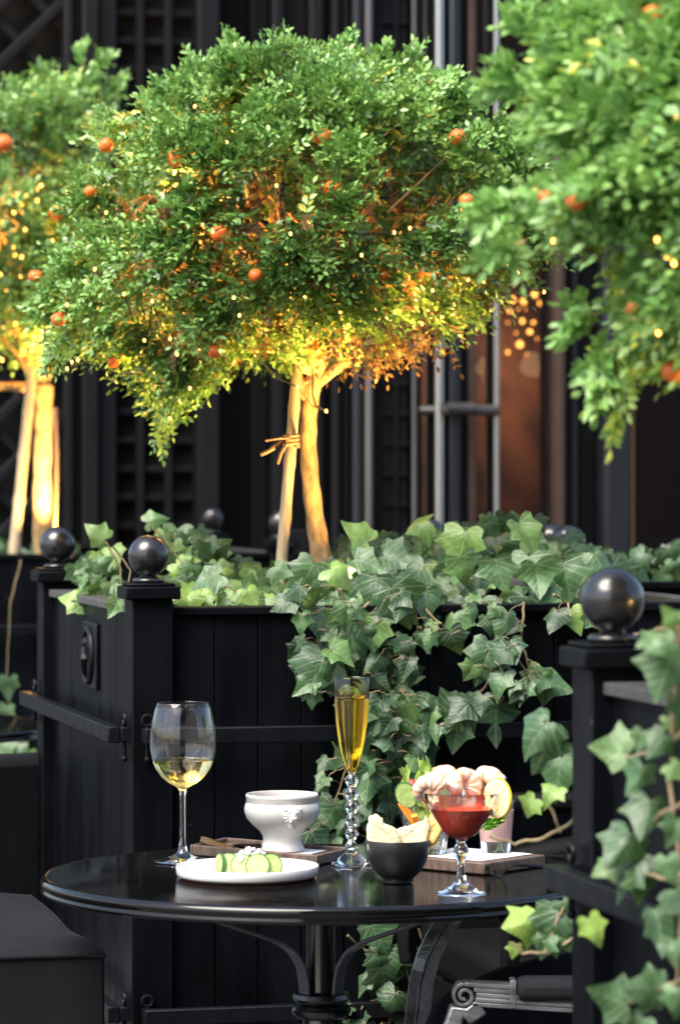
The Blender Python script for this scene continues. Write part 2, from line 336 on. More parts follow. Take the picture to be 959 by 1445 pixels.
# ------------------------------------------------------------------ planter
PW, PD = 1.0, .93
def make_planter(medallion=True):
    r = empty('planter', (0,0,0))
    hp = .0335
    for sx, sy in ((0,0),(1,0),(0,1),(1,1)):
        x, y = sx*PW, sy*PD
        p = MB().box(x-hp, x+hp, y-hp, y+hp, 0, 1.078).build('post', M['black_wood'], r, bevel=.0025)
        c = MB().box(x-hp-.011, x+hp+.011, y-hp-.011, y+hp+.011, 1.0775, 1.098); c.box(x-hp-.004, x+hp+.004, y-hp-.004, y+hp+.004, 1.098, 1.1035)
        c.build('post_cap', M['black_wood'], p, bevel=.003)
        MB().lathe([(0,0),(.024,0),(.026,.002),(.026,.005),(.023,.0075),(.014,.0085),(.012,.013)], 32, (x,y,1.1035)).sphere((x,y,1.147), .0335, 40, 24).build('ball_finial', M['ball'], p, sharp=60)
    def panel(horizontal, at, sgn):
        # tongued boards with small gaps; sgn is the outward direction
        m = MB(); L = PW if horizontal else PD; a0, a1 = hp+.001, L-hp-.001; n = 13; st = (a1-a0)/n
        for i in range(n):
            b0, b1 = a0+i*st+.0013, a0+(i+1)*st-.0013; o = random.uniform(-.0008, .0008)
            lo, hi = sorted((at+sgn*(.012+o), at-sgn*.008))
            if horizontal: m.box(b0, b1, lo, hi, .10, 1.050)
            else: m.box(lo, hi, b0, b1, .10, 1.050)
        lo, hi = sorted((at-sgn*.009, at-sgn*.022))
        if horizontal: m.box(a0, a1, lo, hi, .10, 1.050)
        else: m.box(lo, hi, a0, a1, .10, 1.050)
        o = m.build('panel', M['black_wood'], r, bevel=.0007)
        lo, hi = sorted((at+sgn*.022, at-sgn*.030)); k = MB()
        if horizontal: k.box(a0, a1, lo, hi, 1.0505, 1.064)
        else: k.box(lo, hi, a0, a1, 1.0505, 1.064)
        k.build('top_rail', M['black_wood'] if horizontal else M['black_edge'], o, bevel=.002)
        for zb in (.873, .424):                         # iron strap standing off the boards, pinned to the posts
            q = MB(); f = at+sgn*(hp+.036); b = at+sgn*(hp+.016); e0, e1 = (-.018, L+.018)
            lo, hi = sorted((f, b)); z0, z1 = zb-.026, zb
            if horizontal:
                q.box(e0, e1, lo, hi, z0, z1)
                for e in (e0, e1-.016): l2, h2 = sorted((b-sgn*.0005, at+sgn*(hp-.002))); q.box(e, e+.016, l2, h2, z0+.001, z1-.001)
            else:
                q.box(lo, hi, e0, e1, z0, z1)
                for e in (e0, e1-.016): l2, h2 = sorted((b-sgn*.0005, at+sgn*(hp-.002))); q.box(l2, h2, e, e+.016, z0+.001, z1-.001)
            ro = q.build('iron_strap', M['black_metal'], r, bevel=.002)
            for e in (e0+.008, e1-.008):
                d = at+sgn*(hp+.008); c = (e, d) if horizontal else (d, e); ep = MB()
                ep.tube([(c[0], c[1], zb-.05), (c[0], c[1], zb+.004)], .0035, 10).sphere((c[0], c[1], zb-.052), .0055, 12, 8)
                ring = [(c[0]+(.0085*math.cos(a) if horizontal else 0), c[1]+(0 if horizontal else .0085*math.cos(a)), zb+.011+.0085*math.sin(a)) for a in [2*math.pi*i/18 for i in range(19)]]
                ep.tube(ring, .0028, 8); ep.build('eye_pin', M['black_metal'], ro)
    panel(True, 0, -1); panel(True, PD, 1); panel(False, 0, -1); panel(False, PW, 1)
    MB().box(.03, PW-.03, .03, PD-.03, .99, 1.03).build('soil', M['soil'], r)
    # cast oval emblem on a square plate, in the middle of the left and right sides
    for x, sg in ((-.013, -1), (PW+.013, 1)):
        m = MB(); yc, zc = PD*.5, .963; lo, hi = sorted((x, x+sg*.006)); m.box(lo, hi, yc-.068, yc+.068, zc-.058, zc+.058)
        pl = m.build('medallion', M['black_metal'], r, bevel=.0025)
        e = MB(); ring = [(x+sg*.008, yc+.044*math.cos(a), zc+.046*math.sin(a)) for a in [2*math.pi*i/36 for i in range(37)]]
        e.tube(ring, .0055, 8)
        fx = x+sg*.008
        e.sphere((fx,yc,zc), .03, 18, 12, (.18,1,1.15)); e.sphere((fx+sg*.003,yc+.002,zc+.020), .011, 14, 10, (.8,1,1.1))
        e.tube([(fx+sg*.004,yc,zc+.012),(fx+sg*.006,yc-.006,zc-.004),(fx+sg*.005,yc+.004,zc-.022),(fx+sg*.003,yc+.012,zc-.034)], [.008,.011,.008,.004], 8)
        e.tube([(fx+sg*.004,yc-.006,zc+.004),(fx+sg*.006,yc-.022,zc+.012),(fx+sg*.003,yc-.026,zc-.006)], [.005,.005,.003], 8)
        e.tube([(fx+sg*.004,yc+.006,zc+.004),(fx+sg*.006,yc+.024,zc),(fx+sg*.003,yc+.024,zc-.020)], [.005,.005,.003], 8)
        e.build('relief', M['black_metal'], pl)
    return r
GP = 'black ball-post planters'
P1 = make_planter(); P1.location = (-.308, 5.6, 0); P1.rotation_euler.z = YAW
tag(P1, 'black planter with ball posts and oval emblem, directly behind the round table', 'planter', GP)
def planter_at(x, y, label, rz=YAW):
    c = copy_tree(P1); c.location = (x, y, 0); c.rotation_euler.z = rz; c['label'] = label; return c
# the near planter is placed by its far left post
PR = planter_at(.282-(-SU*PD), 3.6-CU*PD, 'nearest black planter with blurred ivy, cut off by the photo\'s right edge')
# planter behind on the left: far right post at (-.385,10.5)
x2, y2 = -.385-CU*PW+SU*PD, 10.5-SU*PW-CU*PD
PL = planter_at(x2, y2, 'far black planter holding the tree at the photo\'s left edge')
PB = planter_at(.2+SU*PD*.75+.02, 7.8-CU*PD*.75-.02, 'black planter mostly hidden behind the big ivy, only its ball showing')
PB.location = (.2+SU*PD, 7.8-CU*PD, 0)
def world_of(o, x, y, z): return Vector((o.location.x+CU*x-SU*y, o.location.y+SU*x+CU*y, z))

# ------------------------------------------------------------------ trees
def crown_pts(cx, cy, Yc, out_px, dy):
    """silhouette radius as a function of angle (metres) round the crown's axis towards the viewer"""
    th = []; ra = []
    for x, y in out_px:
        dx, dz = (x-cx)*Yc/F, -(y-cy)*Yc/F; th.append(math.atan2(dz, dx)); ra.append(math.hypot(dx, dz))
    o = np.argsort(th); th = np.array(th)[o]; ra = np.array(ra)[o]
    th = np.concatenate([th-2*np.pi, th, th+2*np.pi]); ra = np.concatenate([ra]*3)
    return lambda a: np.interp(a, th, ra)
def make_tree(name, label, cx, cy, Yc, out_px, dy, nclump, nspray, llen, slen, trunk, mat_leaf, tufts=(), seed=1, forks=9, visible=None, dry=0, sig=.05, lim=.90, nl=5, over=1.16):
    global rng
    rng = np.random.default_rng(seed); random.seed(seed)
    C = P(cx, cy, Yc); root = empty(name, (trunk[0][0].x, trunk[0][0].y, trunk[0][0].z), 0, label, 'tree', 'small clipped trees in planters')
    O = np.array(root.location); Cn = np.array(C); R = crown_pts(cx, cy, Yc, out_px, dy)
    # clumps on the crown's shell
    th = rng.uniform(-np.pi, np.pi, nclump*3); tt = rng.uniform(-1, 1, nclump*3)
    if visible: keep = visible(th, tt); th, tt = th[keep][:nclump], tt[keep][:nclump]
    else: th, tt = th[:nclump], tt[:nclump]
    cz = np.sqrt(1-tt**2); rr = R(th)*cz*rng.uniform(.74, .97, len(th))
    cp = np.stack([rr*np.cos(th), dy*tt*rng.uniform(.8, .95, len(th)), rr*np.sin(th)], 1)
    tone = rng.uniform(-.24, .24, len(cp))
    k = rng.integers(0, len(cp), nspray); base = cp[k]+rng.normal(0, sig, (nspray, 3))*np.array([1,1,.8])
    # pull in what left the shell too far
    a = np.arctan2(base[:, 2], base[:, 0]); q = np.sqrt((np.hypot(base[:, 0], base[:, 2])/R(a))**2+(base[:, 1]/dy)**2)
    base *= np.where(q > lim, lim/q, 1)[:, None]
    outw = nrm(base/np.array([1,1,.85])); cl = nrm(base-cp[k]*.80)
    D = outw*.55+cl*.55+np.array([0,0,.22])+rng.normal(0, .42, (nspray, 3))
    Nn = outw*.6+np.array([0,-.15,.75])+rng.normal(0, .4, (nspray, 3))
    length = slen*rng.uniform(.6, 1.25, nspray); base = base-nrm(D)*(length*.45)[:, None]
    zz = base[:, 2]/np.maximum(.1, np.max(np.abs(base[:, 2])))
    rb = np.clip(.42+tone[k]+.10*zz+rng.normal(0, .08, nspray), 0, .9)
    yel = rng.random(nspray) < .02; rb[yel] = .95
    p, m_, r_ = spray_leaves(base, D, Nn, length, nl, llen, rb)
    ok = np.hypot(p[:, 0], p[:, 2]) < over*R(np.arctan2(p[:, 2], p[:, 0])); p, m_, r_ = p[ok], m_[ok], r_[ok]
    # inner, sparser foliage, given the darkest tone so the gaps read as shaded
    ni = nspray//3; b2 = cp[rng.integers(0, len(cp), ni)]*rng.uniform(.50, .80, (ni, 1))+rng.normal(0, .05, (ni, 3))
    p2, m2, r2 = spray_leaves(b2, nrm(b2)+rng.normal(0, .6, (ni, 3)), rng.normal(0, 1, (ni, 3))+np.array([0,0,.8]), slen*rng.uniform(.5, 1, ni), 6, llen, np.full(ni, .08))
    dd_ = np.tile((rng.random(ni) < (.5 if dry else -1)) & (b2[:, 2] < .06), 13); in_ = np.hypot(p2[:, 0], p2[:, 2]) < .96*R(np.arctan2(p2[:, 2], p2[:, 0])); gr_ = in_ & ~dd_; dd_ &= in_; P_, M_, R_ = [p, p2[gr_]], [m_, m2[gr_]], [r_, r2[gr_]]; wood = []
    for (tx, ty, bx, by) in tufts:                  # shoots that stick out of the outline
        A, B = np.array(P(bx, by, Yc))-Cn, np.array(P(tx, ty, Yc))-Cn; B = B-nrm(B-A)*slen*.42; n = 9
        s = np.linspace(.1, 1, n)[:, None]; bb = A+(B-A)*s+rng.normal(0, .004, (n, 3))
        d = np.tile(B-A, (n, 1))+rng.normal(0, .5, (n, 3))*np.linalg.norm(B-A); d[-1] = B-A
        q1, q2, q3 = spray_leaves(bb, d, rng.normal(0, 1, (n, 3))+np.array([0,-.5,.5]), np.full(n, slen*.6), 5, llen, np.full(n, .5)); P_.append(q1); M_.append(q2); R_.append(q3)
        wood.append((A, B))
    off = Cn-O
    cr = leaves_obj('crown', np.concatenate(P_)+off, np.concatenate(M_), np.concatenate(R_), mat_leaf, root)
    if dry: leaves_obj('withered_leaves', p2[dd_]+off, m2[dd_], np.clip(r2[dd_]*2, 0, 1), M['dry_leaf'], root)
    # trunk and limbs
    tm = MB(); tp = [Vector(v[0])-root.location for v in trunk]; tr = [v[1] for v in trunk]
    pts = []; rs = []
    for i in range(len(tp)-1):
        for s in range(6):
            u = s/6; a0 = tp[max(i-1, 0)]; a1 = tp[i]; a2 = tp[i+1]; a3 = tp[min(i+2, len(tp)-1)]
            pts.append(.5*((2*a1)+(a2-a0)*u+(2*a0-5*a1+4*a2-a3)*u*u+(3*a1-a0-3*a2+a3)*u**3)); rs.append((tr[i]*(1-u)+tr[i+1]*u)*(1+.05*math.sin(9*(i+u))+random.uniform(-.02, .02)))
    pts.append(tp[-1]); rs.append(tr[-1]); tm.tube(pts, rs, 14)
    top = tp[-1]; dsel = cp[rng.permutation(len(cp))[:forks*5]]
    for i in range(forks):
        e = Vector(dsel[i]*.75+off); sc = Vector((random.uniform(-.05,.05), random.uniform(-.05,.05), .02)); mid = top.lerp(e, .45)+sc
        b0 = max(.005, tr[-1]*.62); ln = [top-Vector((0,0,.01)), top.lerp(mid, .5)+Vector((0,0,.01)), mid, e]
        tm.tube(ln, [b0, b0*.75, b0*.5, .0025], 8)
        for j in range(4):
            f = Vector(dsel[forks+i*4+j]*.92+off); st = mid.lerp(e, random.uniform(0, .8)); 
            tm.tube([st, st.lerp(f, .5)+Vector((random.uniform(-.03,.03), random.uniform(-.03,.03), random.uniform(-.02,.03))), f], [b0*.34, b0*.22, .0012], 6)
    for A, B in wood: tm.tube([Vector(A+off), Vector((A+B)/2+off)+Vector((.004,0,0)), Vector(B+off)], [.0028,.0022,.001], 6)
    tm.build('trunk', M['bark'], root, sharp=70)
    if dry:
        aa = rng.uniform(-1.25, -.55, dry); b3 = np.stack([R(aa)*np.cos(aa)*rng.uniform(.6, 1.0, dry), rng.uniform(-.7, .5, dry)*dy, R(aa)*np.sin(aa)*rng.uniform(.86, 1.03, dry)], 1)
        q1, q2, q3 = spray_leaves(b3, np.array([.2,0,-1])+rng.normal(0, .55, (dry, 3)), rng.normal(0, 1, (dry, 3)), slen*rng.uniform(.5, .9, dry), 4, llen*.9, np.full(dry, .5))
        leaves_obj('dry_leaves', q1+off, q2, q3, M['dry_leaf'], root)
    def front(px, py, lift=0.0):                     # point on the crown's near surface seen at a pixel
        dx, dz = (px-cx)*Yc/F, -(py-cy)*Yc/F; q = min(.97, math.hypot(dx, dz)/float(R(math.atan2(dz, dx))))
        Y = Yc-dy*math.sqrt(1-q*q)-lift; return P(px, py, Y)
    return root, front, C, R
def fruit(root, pos, r):
    m = MB().sphere((0,0,0), r, 26, 16, (random.uniform(.92,1.06),1,random.uniform(.80,.95)))
    k1, k2 = random.uniform(0,6), random.uniform(0,6)
    m.v = [tuple(Vector(v)*(1+.05*math.sin(3*math.atan2(v[1],v[0])+k1)*math.sin(2.2*v[2]/r+k2))) for v in m.v]; o = m.build('orange_fruit', M['orange'], root, loc=Vector(pos)-root.location)
    MB().lathe([(0,.0022),(.003,.0016),(.0045,.0),(.002,-.0005),(0,-.0006)], 8, (0,0,r*.88)).build('calyx', M['cuc_skin'], o)
MAIN_OUT = [(116, 170), (160, 145), (205, 122), (255, 92), (310, 60), (360, 60), (400, 50), (450, 60), (490, 55), (540, 72), (600, 74), (640, 105), (710, 118), (750, 170), (788, 225), (815, 290), (835, 340), (820, 380), (765, 402), (712, 422), (685, 455), (615, 480), (560, 495), (500, 490), (440, 495), (390, 508), (340, 512), (310, 535), (290, 560), (255, 578), (235, 608), (205, 578), (185, 548), (126, 515), (66, 520), (36, 495), (36, 440), (44, 395), (51, 330), (71, 250), (96, 205)]
TY = 6.15
trunk1 = [(P(462,830,TY),.0200),(P(452,780,TY),.0185),(P(443,720,TY),.0160),(P(436,650,TY),.0150),(P(436,590,TY),.0145),(P(441,545,TY),.0150),(P(446,522,TY),.0170)]
T1, front1, C1, R1 = make_tree('orange_tree', 'round leafy tree with small oranges and fairy lights above the middle planter', 415, 320, TY, MAIN_OUT, .46, 215, 6000, .0185, .068,
    trunk1, M['tree_leaf'], tufts=[(322,42,345,90),(402,38,405,80),(492,44,480,85),(265,70,285,115),(600,62,575,105),(548,62,535,100),(215,110,240,150),(640,95,615,130),(690,110,660,150),(745,170,700,190),(140,150,175,190),(232,632,228,570),(42,430,75,440),(795,345,750,350),(60,515,85,490)], seed=11, forks=14, dry=90, sig=.027, over=1.15)
tm = MB()
for a, b_, c in (((436,565),(418,530),(395,500)), ((446,540),(470,522),(505,500)), ((442,530),(432,505),(425,450))):
    tm.tube([P(*a,TY)-T1.location, P(*b_,TY)-T1.location, P(c[0],c[1],TY)-T1.location], [.0125,.0105,.007], 12)
tm.build('limb', M['bark'], T1)
for x, y, r in [(247,224,.0155),(455,193,.0165),(470,267,.0165),(150,205,.0135),(645,193,.0145),(658,283,.0135),(447,488,.0175),(540,388,.0105),(83,450,.0135),(303,496,.0125),(128,270,.0110),(310,330,.0165),(50,390,.0120),(160,512,.0110),(360,388,.0120)]:
    fruit(T1, front1(x, y, -.055 if (x, y) not in ((310,330),(360,388)) else -.05), r)
LEFT_OUT = [(175,150),(165,110),(120,95),(60,95),(20,120),(-40,110),(-120,150),(-170,250),(-180,380),(-140,480),(-60,525),(0,530),(60,520),(100,480),(140,400),(165,300),(175,220)]
LY = 9.6
trunk2 = [(P(62,800,LY),.027),(P(60,740,LY),.026),(P(60,660,LY),.025),(P(62,590,LY),.0245),(P(62,545,LY),.027)]
T2, front2, C2, R2 = make_tree('orange_tree', 'blurred far tree with fairy lights, its trunk lit bright orange', 0, 320, LY, LEFT_OUT, .36, 110, 2200, .024, .10,
    trunk2, M['tree_leaf'], tufts=[(118,55,110,130),(160,75,115,110),(60,85,65,130),(178,105,150,160),(20,105,30,140)], seed=5, forks=8, sig=.055)
MB().tube([P(62,560,LY)-T2.location, P(35,546,LY)-T2.location, P(-30,545,LY)-T2.location], [.018,.014,.011], 10).build('limb', M['bark'], T2)
for x, y, r in [(5,203,.027),(80,300,.019),(50,390,.018),(-20,420,.02)]: fruit(T2, front2(x, y, .02), r)
RIGHT_OUT = [(720, 140), (728, 50), (775, -20), (850, -120), (1000, -220), (1150, -260), (1300, -220), (1450, -100), (1520, 80), (1500, 260), (1400, 400), (1250, 468), (1100, 540), (1000, 548), (950, 545), (910, 535), (872, 523), (868, 488), (866, 448), (868, 408), (862, 373), (845, 348), (815, 350), (770, 335), (722, 320), (710, 290), (735, 265), (805, 245), (820, 205), (770, 195), (725, 170)]
RY = 3.32
pr_c = world_of(PR, .5, .5, 0)
tb = Vector((pr_c.x-.02, RY+.02, 1.02))
trunk3 = [(tb,.020),(tb+Vector((-.02,0,.12)),.018),(tb+Vector((-.03,0,.24)),.017),(P(1120,470,RY),.019)]
vis = lambda th, tt: (np.cos(th) < .05) | (rng.random(len(th)) < .35)
T3, front3, C3, R3 = make_tree('orange_tree', 'nearest tree, out of focus with large pale green leaves, at the right', 1090, 170, RY, RIGHT_OUT, .30, 135, 4200, .0200, .056,
    trunk3, M['tree_leaf2'], tufts=[(856,600,868,520),(690,110,730,110),(715,20,750,50),(675,285,720,290),(690,355,740,340),(800,460,840,440),(835,520,870,490),(846,565,866,510)], seed=21, forks=10, visible=vis, sig=.036, lim=.84, over=1.22)
for x, y, r in [(812,284,.0105),(950,524,.0120),(920,20,.0095),(768,278,.0070),(892,435,.0070)]: fruit(T3, front3(x, y, -.055), r)

# canes beside the trunks
def cane(name, label, a, b, r):
    root = empty(name, a, 0, label, 'stake', 'support canes')
    m = MB(); n = 9; A, B = Vector(a)-root.location, Vector(b)-root.location; pts = []; rs = []
    for i in range(n*3+1):
        u = i/(n*3); pts.append(A.lerp(B, u)); rs.append(r*(1.12 if i % 6 == 3 else 1.0)*(1-.12*u))
    m.tube(pts, rs, 14); m.build('cane', M['bamboo'], root, sharp=70); return root
ST1 = cane('support_cane', 'pale bamboo cane tied with twine beside the middle tree trunk', P(393,845,6.08), P(421,500,6.14), .0105)
ST2 = cane('support_cane', 'blurred bamboo cane leaning by the far left trunk', P(18,800,9.5), P(46,520,9.55), .0155)
tw = MB(); c = P(411,622,6.10); ring = []
for i in range(49):
    a = 2*math.pi*i/16; ring.append(c+Vector((.0125*math.cos(a), .0125*math.sin(a), -.010+.0066*i/16)))
tw.tube(ring, .0032, 7)
tw.tube([c+Vector((-.012,-.004,.004)), P(392,628,6.09), P(380,636,6.08), P(368,642,6.08)], [.004,.0038,.0036,.0028], 7)
tw.tube([c+Vector((-.008,-.01,-.004)), P(396,640,6.08), P(392,655,6.08)], [.0032,.003,.002], 6)
tw.tube([c+Vector((.0,-.012,.004)), P(398,618,6.08), P(374,622,6.08)], [.0022,.002,.0014], 6)
tag(tw.build('twine_tie', M['twine']), 'knotted brown twine tied round the middle bamboo cane', 'twine')

# fairy lights
def fairy(name, label, root, front, pts, extra, box, lift=.0, r=.0038, glow=0, gcol=(1,.46,.10), gpow=1.0, hang=()):
    e = empty(name, root.location, 0, label, 'string lights', 'fairy lights wound through the trees')
    pos = [front(x, y, lift+random.uniform(-.09, -.008)) for x, y in pts]
    for i in range(extra):
        x, y = random.uniform(box[0], box[1]), random.uniform(box[2], box[3]); pos.append(front(x, y, lift+random.uniform(-.09, .0)))
    pos += [Vector(h) for h in hang]
    order = sorted(pos, key=lambda p: (round(p.z*7), p.x)); cm = MB()
    for i in range(len(order)-1):
        a, b = order[i]-e.location, order[i+1]-e.location
        if (a-b).length < .5:
            mid = (a+b)/2+Vector((0,.03,-.012)); cm.tube([a, mid, b], .0013, 5)
    cm.build('cable', M['wire'], e)
    me = None
    for p in pos:
        if me is None: bo = MB().sphere((0,0,0), r, 10, 8, (1,1,1.3)).build('bulb', M['bulb'], e); me = bo.data
        else: bo = bpy.data.objects.new('bulb', me); COL.objects.link(bo); bo.parent = e
        bo.location = p-e.location
    root_mid = Vector((sum(q_.x for q_ in pos)/len(pos), sum(q_.y for q_ in pos)/len(pos)+.16, sum(q_.z for q_ in pos)/len(pos)-.06))
    for i in range(glow):                            # unseen point lights added inside the crown for the bulbs' amber glow
        ld = bpy.data.lights.new('crown_fill_light', 'POINT'); ld.energy = gpow; ld.color = gcol; ld.shadow_soft_size = .02
        p = pos[int((i+.5)*len(pos)/glow)]; lo = bpy.data.objects.new('crown_fill_light', ld); COL.objects.link(lo); lo.parent = e; lo.location = Vector((p.x, root_mid.y, p.z))*.7+Vector(root_mid)*.3-e.location
    return e
b1 = [(367,132),(232,184),(189,159),(442,117),(327,187),(320,201),(185,218),(275,150),(246,245),(436,313),(300,327),(134,380),(120,397),(175,415),(215,425),(204,480),(240,478),(60,468),(102,511),(110,508),(95,520),(216,526),(268,548),(240,590),(338,445),(450,490),(466,490),(556,328),(578,322),(730,385),(682,397),(716,372),(767,412),(595,457),(600,470),(510,360),(690,330),(410,330),(390,262),(180,355),(150,300),(95,430),(250,500),(290,470),(330,420),(610,410),(640,430),(660,395),(520,470),(480,440),(545,450),(580,480),(360,500),(405,470),(430,420)]
fairy('string_lights', 'warm fairy lights scattered through the middle tree\'s crown', T1, front1, b1, 0, (90,720,130,520), r=.0024, glow=10, gpow=.8, hang=[P(460,580,6.06), P(420,546,6.08)])
b2 = [(53,267),(53,283),(36,324),(34,302),(22,360),(10,411),(10,441),(33,445),(20,300),(3,313),(45,495),(33,495),(3,508),(15,470),(62,430),(30,390),(75,340),(95,270),(15,240)]
fairy('string_lights', 'blurred warm fairy lights in the far left tree', T2, front2, b2, 10, (0,100,240,510), r=.0034, glow=4, gpow=1.6)
b3 = [(834,221),(926,338),(950,372),(940,362),(757,268),(780,340),(955,165),(928,470)]
fairy('string_lights', 'few large blurred fairy lights in the near right tree', T3, front3, b3, 0, (800,955,60,520), r=.0019, glow=2, gpow=.15)
MB().tube([P(78,575,9.4), P(80,640,9.4), P(79,700,9.4), P(76,790,9.4)], .006, 8).build('cable', M['twine'], kids(T2)[0] and T2).location = -T2.location
MB().tube([P(441,520,6.08)-T1.location, P(441,556,6.08)-T1.location, P(445,572,6.07)-T1.location, P(459,580,6.06)-T1.location], .0017, 6).build('cable', M['wire'], T1)

# uplights in the soil that throw warm light on trunks and crowns
def uplight(label, pos, aim, power, size=1.3, blend=.6):
    e = empty('uplight', pos, 0, label, 'uplight', 'uplights in the planters')
    d = (Vector(aim)-Vector(pos)).normalized(); q = d.to_track_quat('Z', 'Y')
    m = MB().lathe([(.0,-.04),(.018,-.04),(.022,-.034),(.022,.0),(.020,.004),(.017,.004),(.017,-.004),(0,-.004)], 24)
    m.v = [tuple(q @ Vector(v)) for v in m.v]; m.tube([tuple(q @ Vector((0,0,-.035))), (0,0,-.08)], .005, 8); m.build('housing', M['black_metal'], e)
    l = MB().lathe([(0,-.001),(.0165,-.001),(.0165,.002),(0,.003)], 24); l.v = [tuple(q @ Vector(v)) for v in l.v]; l.build('lens', M['bulb'], e)
    ld = bpy.data.lights.new('uplight_beam', 'SPOT'); ld.energy = power; ld.color = (1,.58,.18); ld.spot_size = size; ld.spot_blend = blend; ld.shadow_soft_size = .015
    lo = bpy.data.objects.new('uplight_beam', ld); COL.objects.link(lo); lo.parent = e; lo.location = d*.008; lo.rotation_euler = (-d).to_track_quat('Z', 'Y').to_euler()
    return e
uplight('small warm uplight at the foot of the middle trunk', P(505,838,5.98), P(440,600,6.14), 56, 1.75)
uplight('small warm uplight in the soil of the far left planter', P(98,812,9.35), P(54,560,9.6), 72, 1.3)
uplight('small warm uplight under the near right tree', tb+Vector((.08,-.06,.03)), P(1030,300,RY), 14, 1.6)

# ------------------------------------------------------------------ ivy
rng = np.random.default_rng(3); random.seed(3)
TP = SU/CU
def yplane(px, off=0.0, x0=-.308, y0=5.6): k = (px-CX)/F; return (y0-off-x0*TP)/(1-k*TP)
FRONT = Vector((SU,-CU,0))
def ivy(name, label, leaves, stems, base):
    e = empty(name, base, 0, label, 'ivy', None); b = Vector(base)
    ivy_leaves('leaves', [(Vector(p)-b, t_, n_, s_, r_) for p, t_, n_, s_, r_ in leaves], M['ivy_leaf'], e)
    m = MB()
    for st in stems:
        pts = [Vector(p)-b for p in st[0]]; sm = []
        for i in range(len(pts)-1):
            for s in range(5): sm.append(pts[i].lerp(pts[i+1], s/5)+Vector((random.gauss(0,.0008), random.gauss(0,.0008), random.gauss(0,.0008))))
        sm.append(pts[-1]); m.tube(sm, [st[1]*(1-.4*i/len(sm)) for i in range(len(sm))], 6)
    m.build('stems', M['ivy_stem'], e); return e
def lf(p, size, tipang=-90, r=None, face=None, jit=.35):
    """leaf at p; tipang is the direction of its tip as seen from the front (degrees, -90 = down)"""
    a = math.radians(tipang); t_ = Vector((math.cos(a), random.gauss(-.1,.22), math.sin(a)))
    n_ = Vector(face) if face else Vector((random.gauss(-.05,jit), -1, random.gauss(.55,jit)))
    return (p, t_, n_, size, random.choice((.02,.08,.15,.25,.35,.45,.5,.6,.68,.8)) if r is None else r)
def petiole(p, d, L): return ([p, p+d*L*.5+Vector((0,0,.006)), p+d*L], .0013)
# main plant: mound on the right of the planter and curtain down its front
lv, st = [], []
def mound(n, x0, x1, ytop, ybot, depth, size, seedr=None):
    for i in range(n):
        x = random.uniform(x0, x1); u = random.random(); yt = ytop(x); y = yt+(ybot-yt)*u
        Y = yplane(x)+depth*(1-u)+random.uniform(-.05, .05); p = P(x, y, Y)
        lv.append(lf(p, size*random.uniform(.65, 1.25), random.gauss(-85, 42), seedr))
top = lambda x: float(np.interp(x, [420,470,540,600,650,700,740,770,810,850,885], [800,775,760,752,732,725,718,742,768,788,812]))
mound(240, 430, 878, top, 868, .55, .050)
for x, y, s, a, r in [(735,742,70,-60,.88),(655,755,74,-100,.9),(600,735,50,-160,.85),(515,762,60,150,.9),(545,785,62,-20,.35),(595,800,66,-110,.3),(560,835,68,-60,.3),(650,790,52,-70,.75),(700,795,60,-80,.6),(745,790,64,-90,.62),(755,800,60,-80,.7),(795,800,70,-75,.5),(840,785,78,-60,.55),(805,865,46,-70,.93),(640,870,50,-90,.72),(600,840,58,-85,.45),(470,805,50,-40,.9),(505,790,60,-20,.55),(530,820,60,-100,.3),(440,800,62,-120,.5)]:
    Y = yplane(x, .03); p = P(x, y, Y+ (max(0, 830-y)/100*.35)); lv.append(lf(p, s*Y/F*.86, a, r, jit=.3))
def curtain(path, step, wpx, size, off=(.02,.07), rr=None, sr=.0022):
    pts = [P(x, y, yplane(x, random.uniform(*off))) for x, y in path]; st.append((pts, sr))
    L = 0; 
    for i in range(len(path)-1):
        (xa, ya), (xb, yb) = path[i], path[i+1]; d = math.hypot(xb-xa, yb-ya); n = max(1, int(d/step))
        for j in range(n):
            u = (j+random.random())/n; x, y = xa+(xb-xa)*u, ya+(yb-ya)*u; sx = random.choice((-1,1))*random.uniform(.2, 1)*wpx
            o = random.uniform(off[0]+.01, off[1]+.03); p = P(x+sx, y+random.uniform(-10, 22), yplane(x+sx, o))
            c0 = P(x, y, yplane(x, o-.01)); st.append(([c0, c0.lerp(p, .5)+Vector((0,-.012,.006)), p], .0011))
            lv.append(lf(p, size*random.uniform(.55, 1.2), -90+sx*.8+random.gauss(0, 28), rr, jit=.32))
for path in [[(450,820),(440,870),(455,930),(480,990)], [(480,830),(500,900),(520,980),(535,1060),(520,1150),(490,1190)], [(540,840),(545,900),(565,960),(560,1040),(545,1110),(500,1170)], [(585,850),(590,900),(570,950),(580,1010),(550,1080)], [(520,850),(480,900),(470,960)], [(555,960),(590,1010),(565,1060),(500,1130),(455,1165)], [(510,1000),(490,1080),(470,1140),(455,1185)]]:
    curtain(path, 12, 36, .046)
for path in [[(690,850),(700,900),(690,960),(655,1005),(630,1035)], [(740,850),(735,900),(750,960),(775,980)], [(650,850),(665,880),(655,900)], [(700,890),(730,930),(750,965)], [(690,940),(710,985),(700,1010)], [(600,860),(620,880),(640,900)], [(780,840),(800,850),(805,870)]]:
    curtain(path, 17, 28, .046, (.03,.08))
for path in [[(560,1180),(545,1260),(520,1320),(545,1380),(560,1430)], [(540,1290),(570,1340),(580,1400),(545,1450)], [(600,1290),(640,1340),(650,1370)], [(490,1320),(520,1345)], [(590,1310),(610,1360),(640,1350)], [(570,1400),(480,1425),(450,1470)]]:
    curtain(path, 22, 24, .044, (.02,.06), .35)
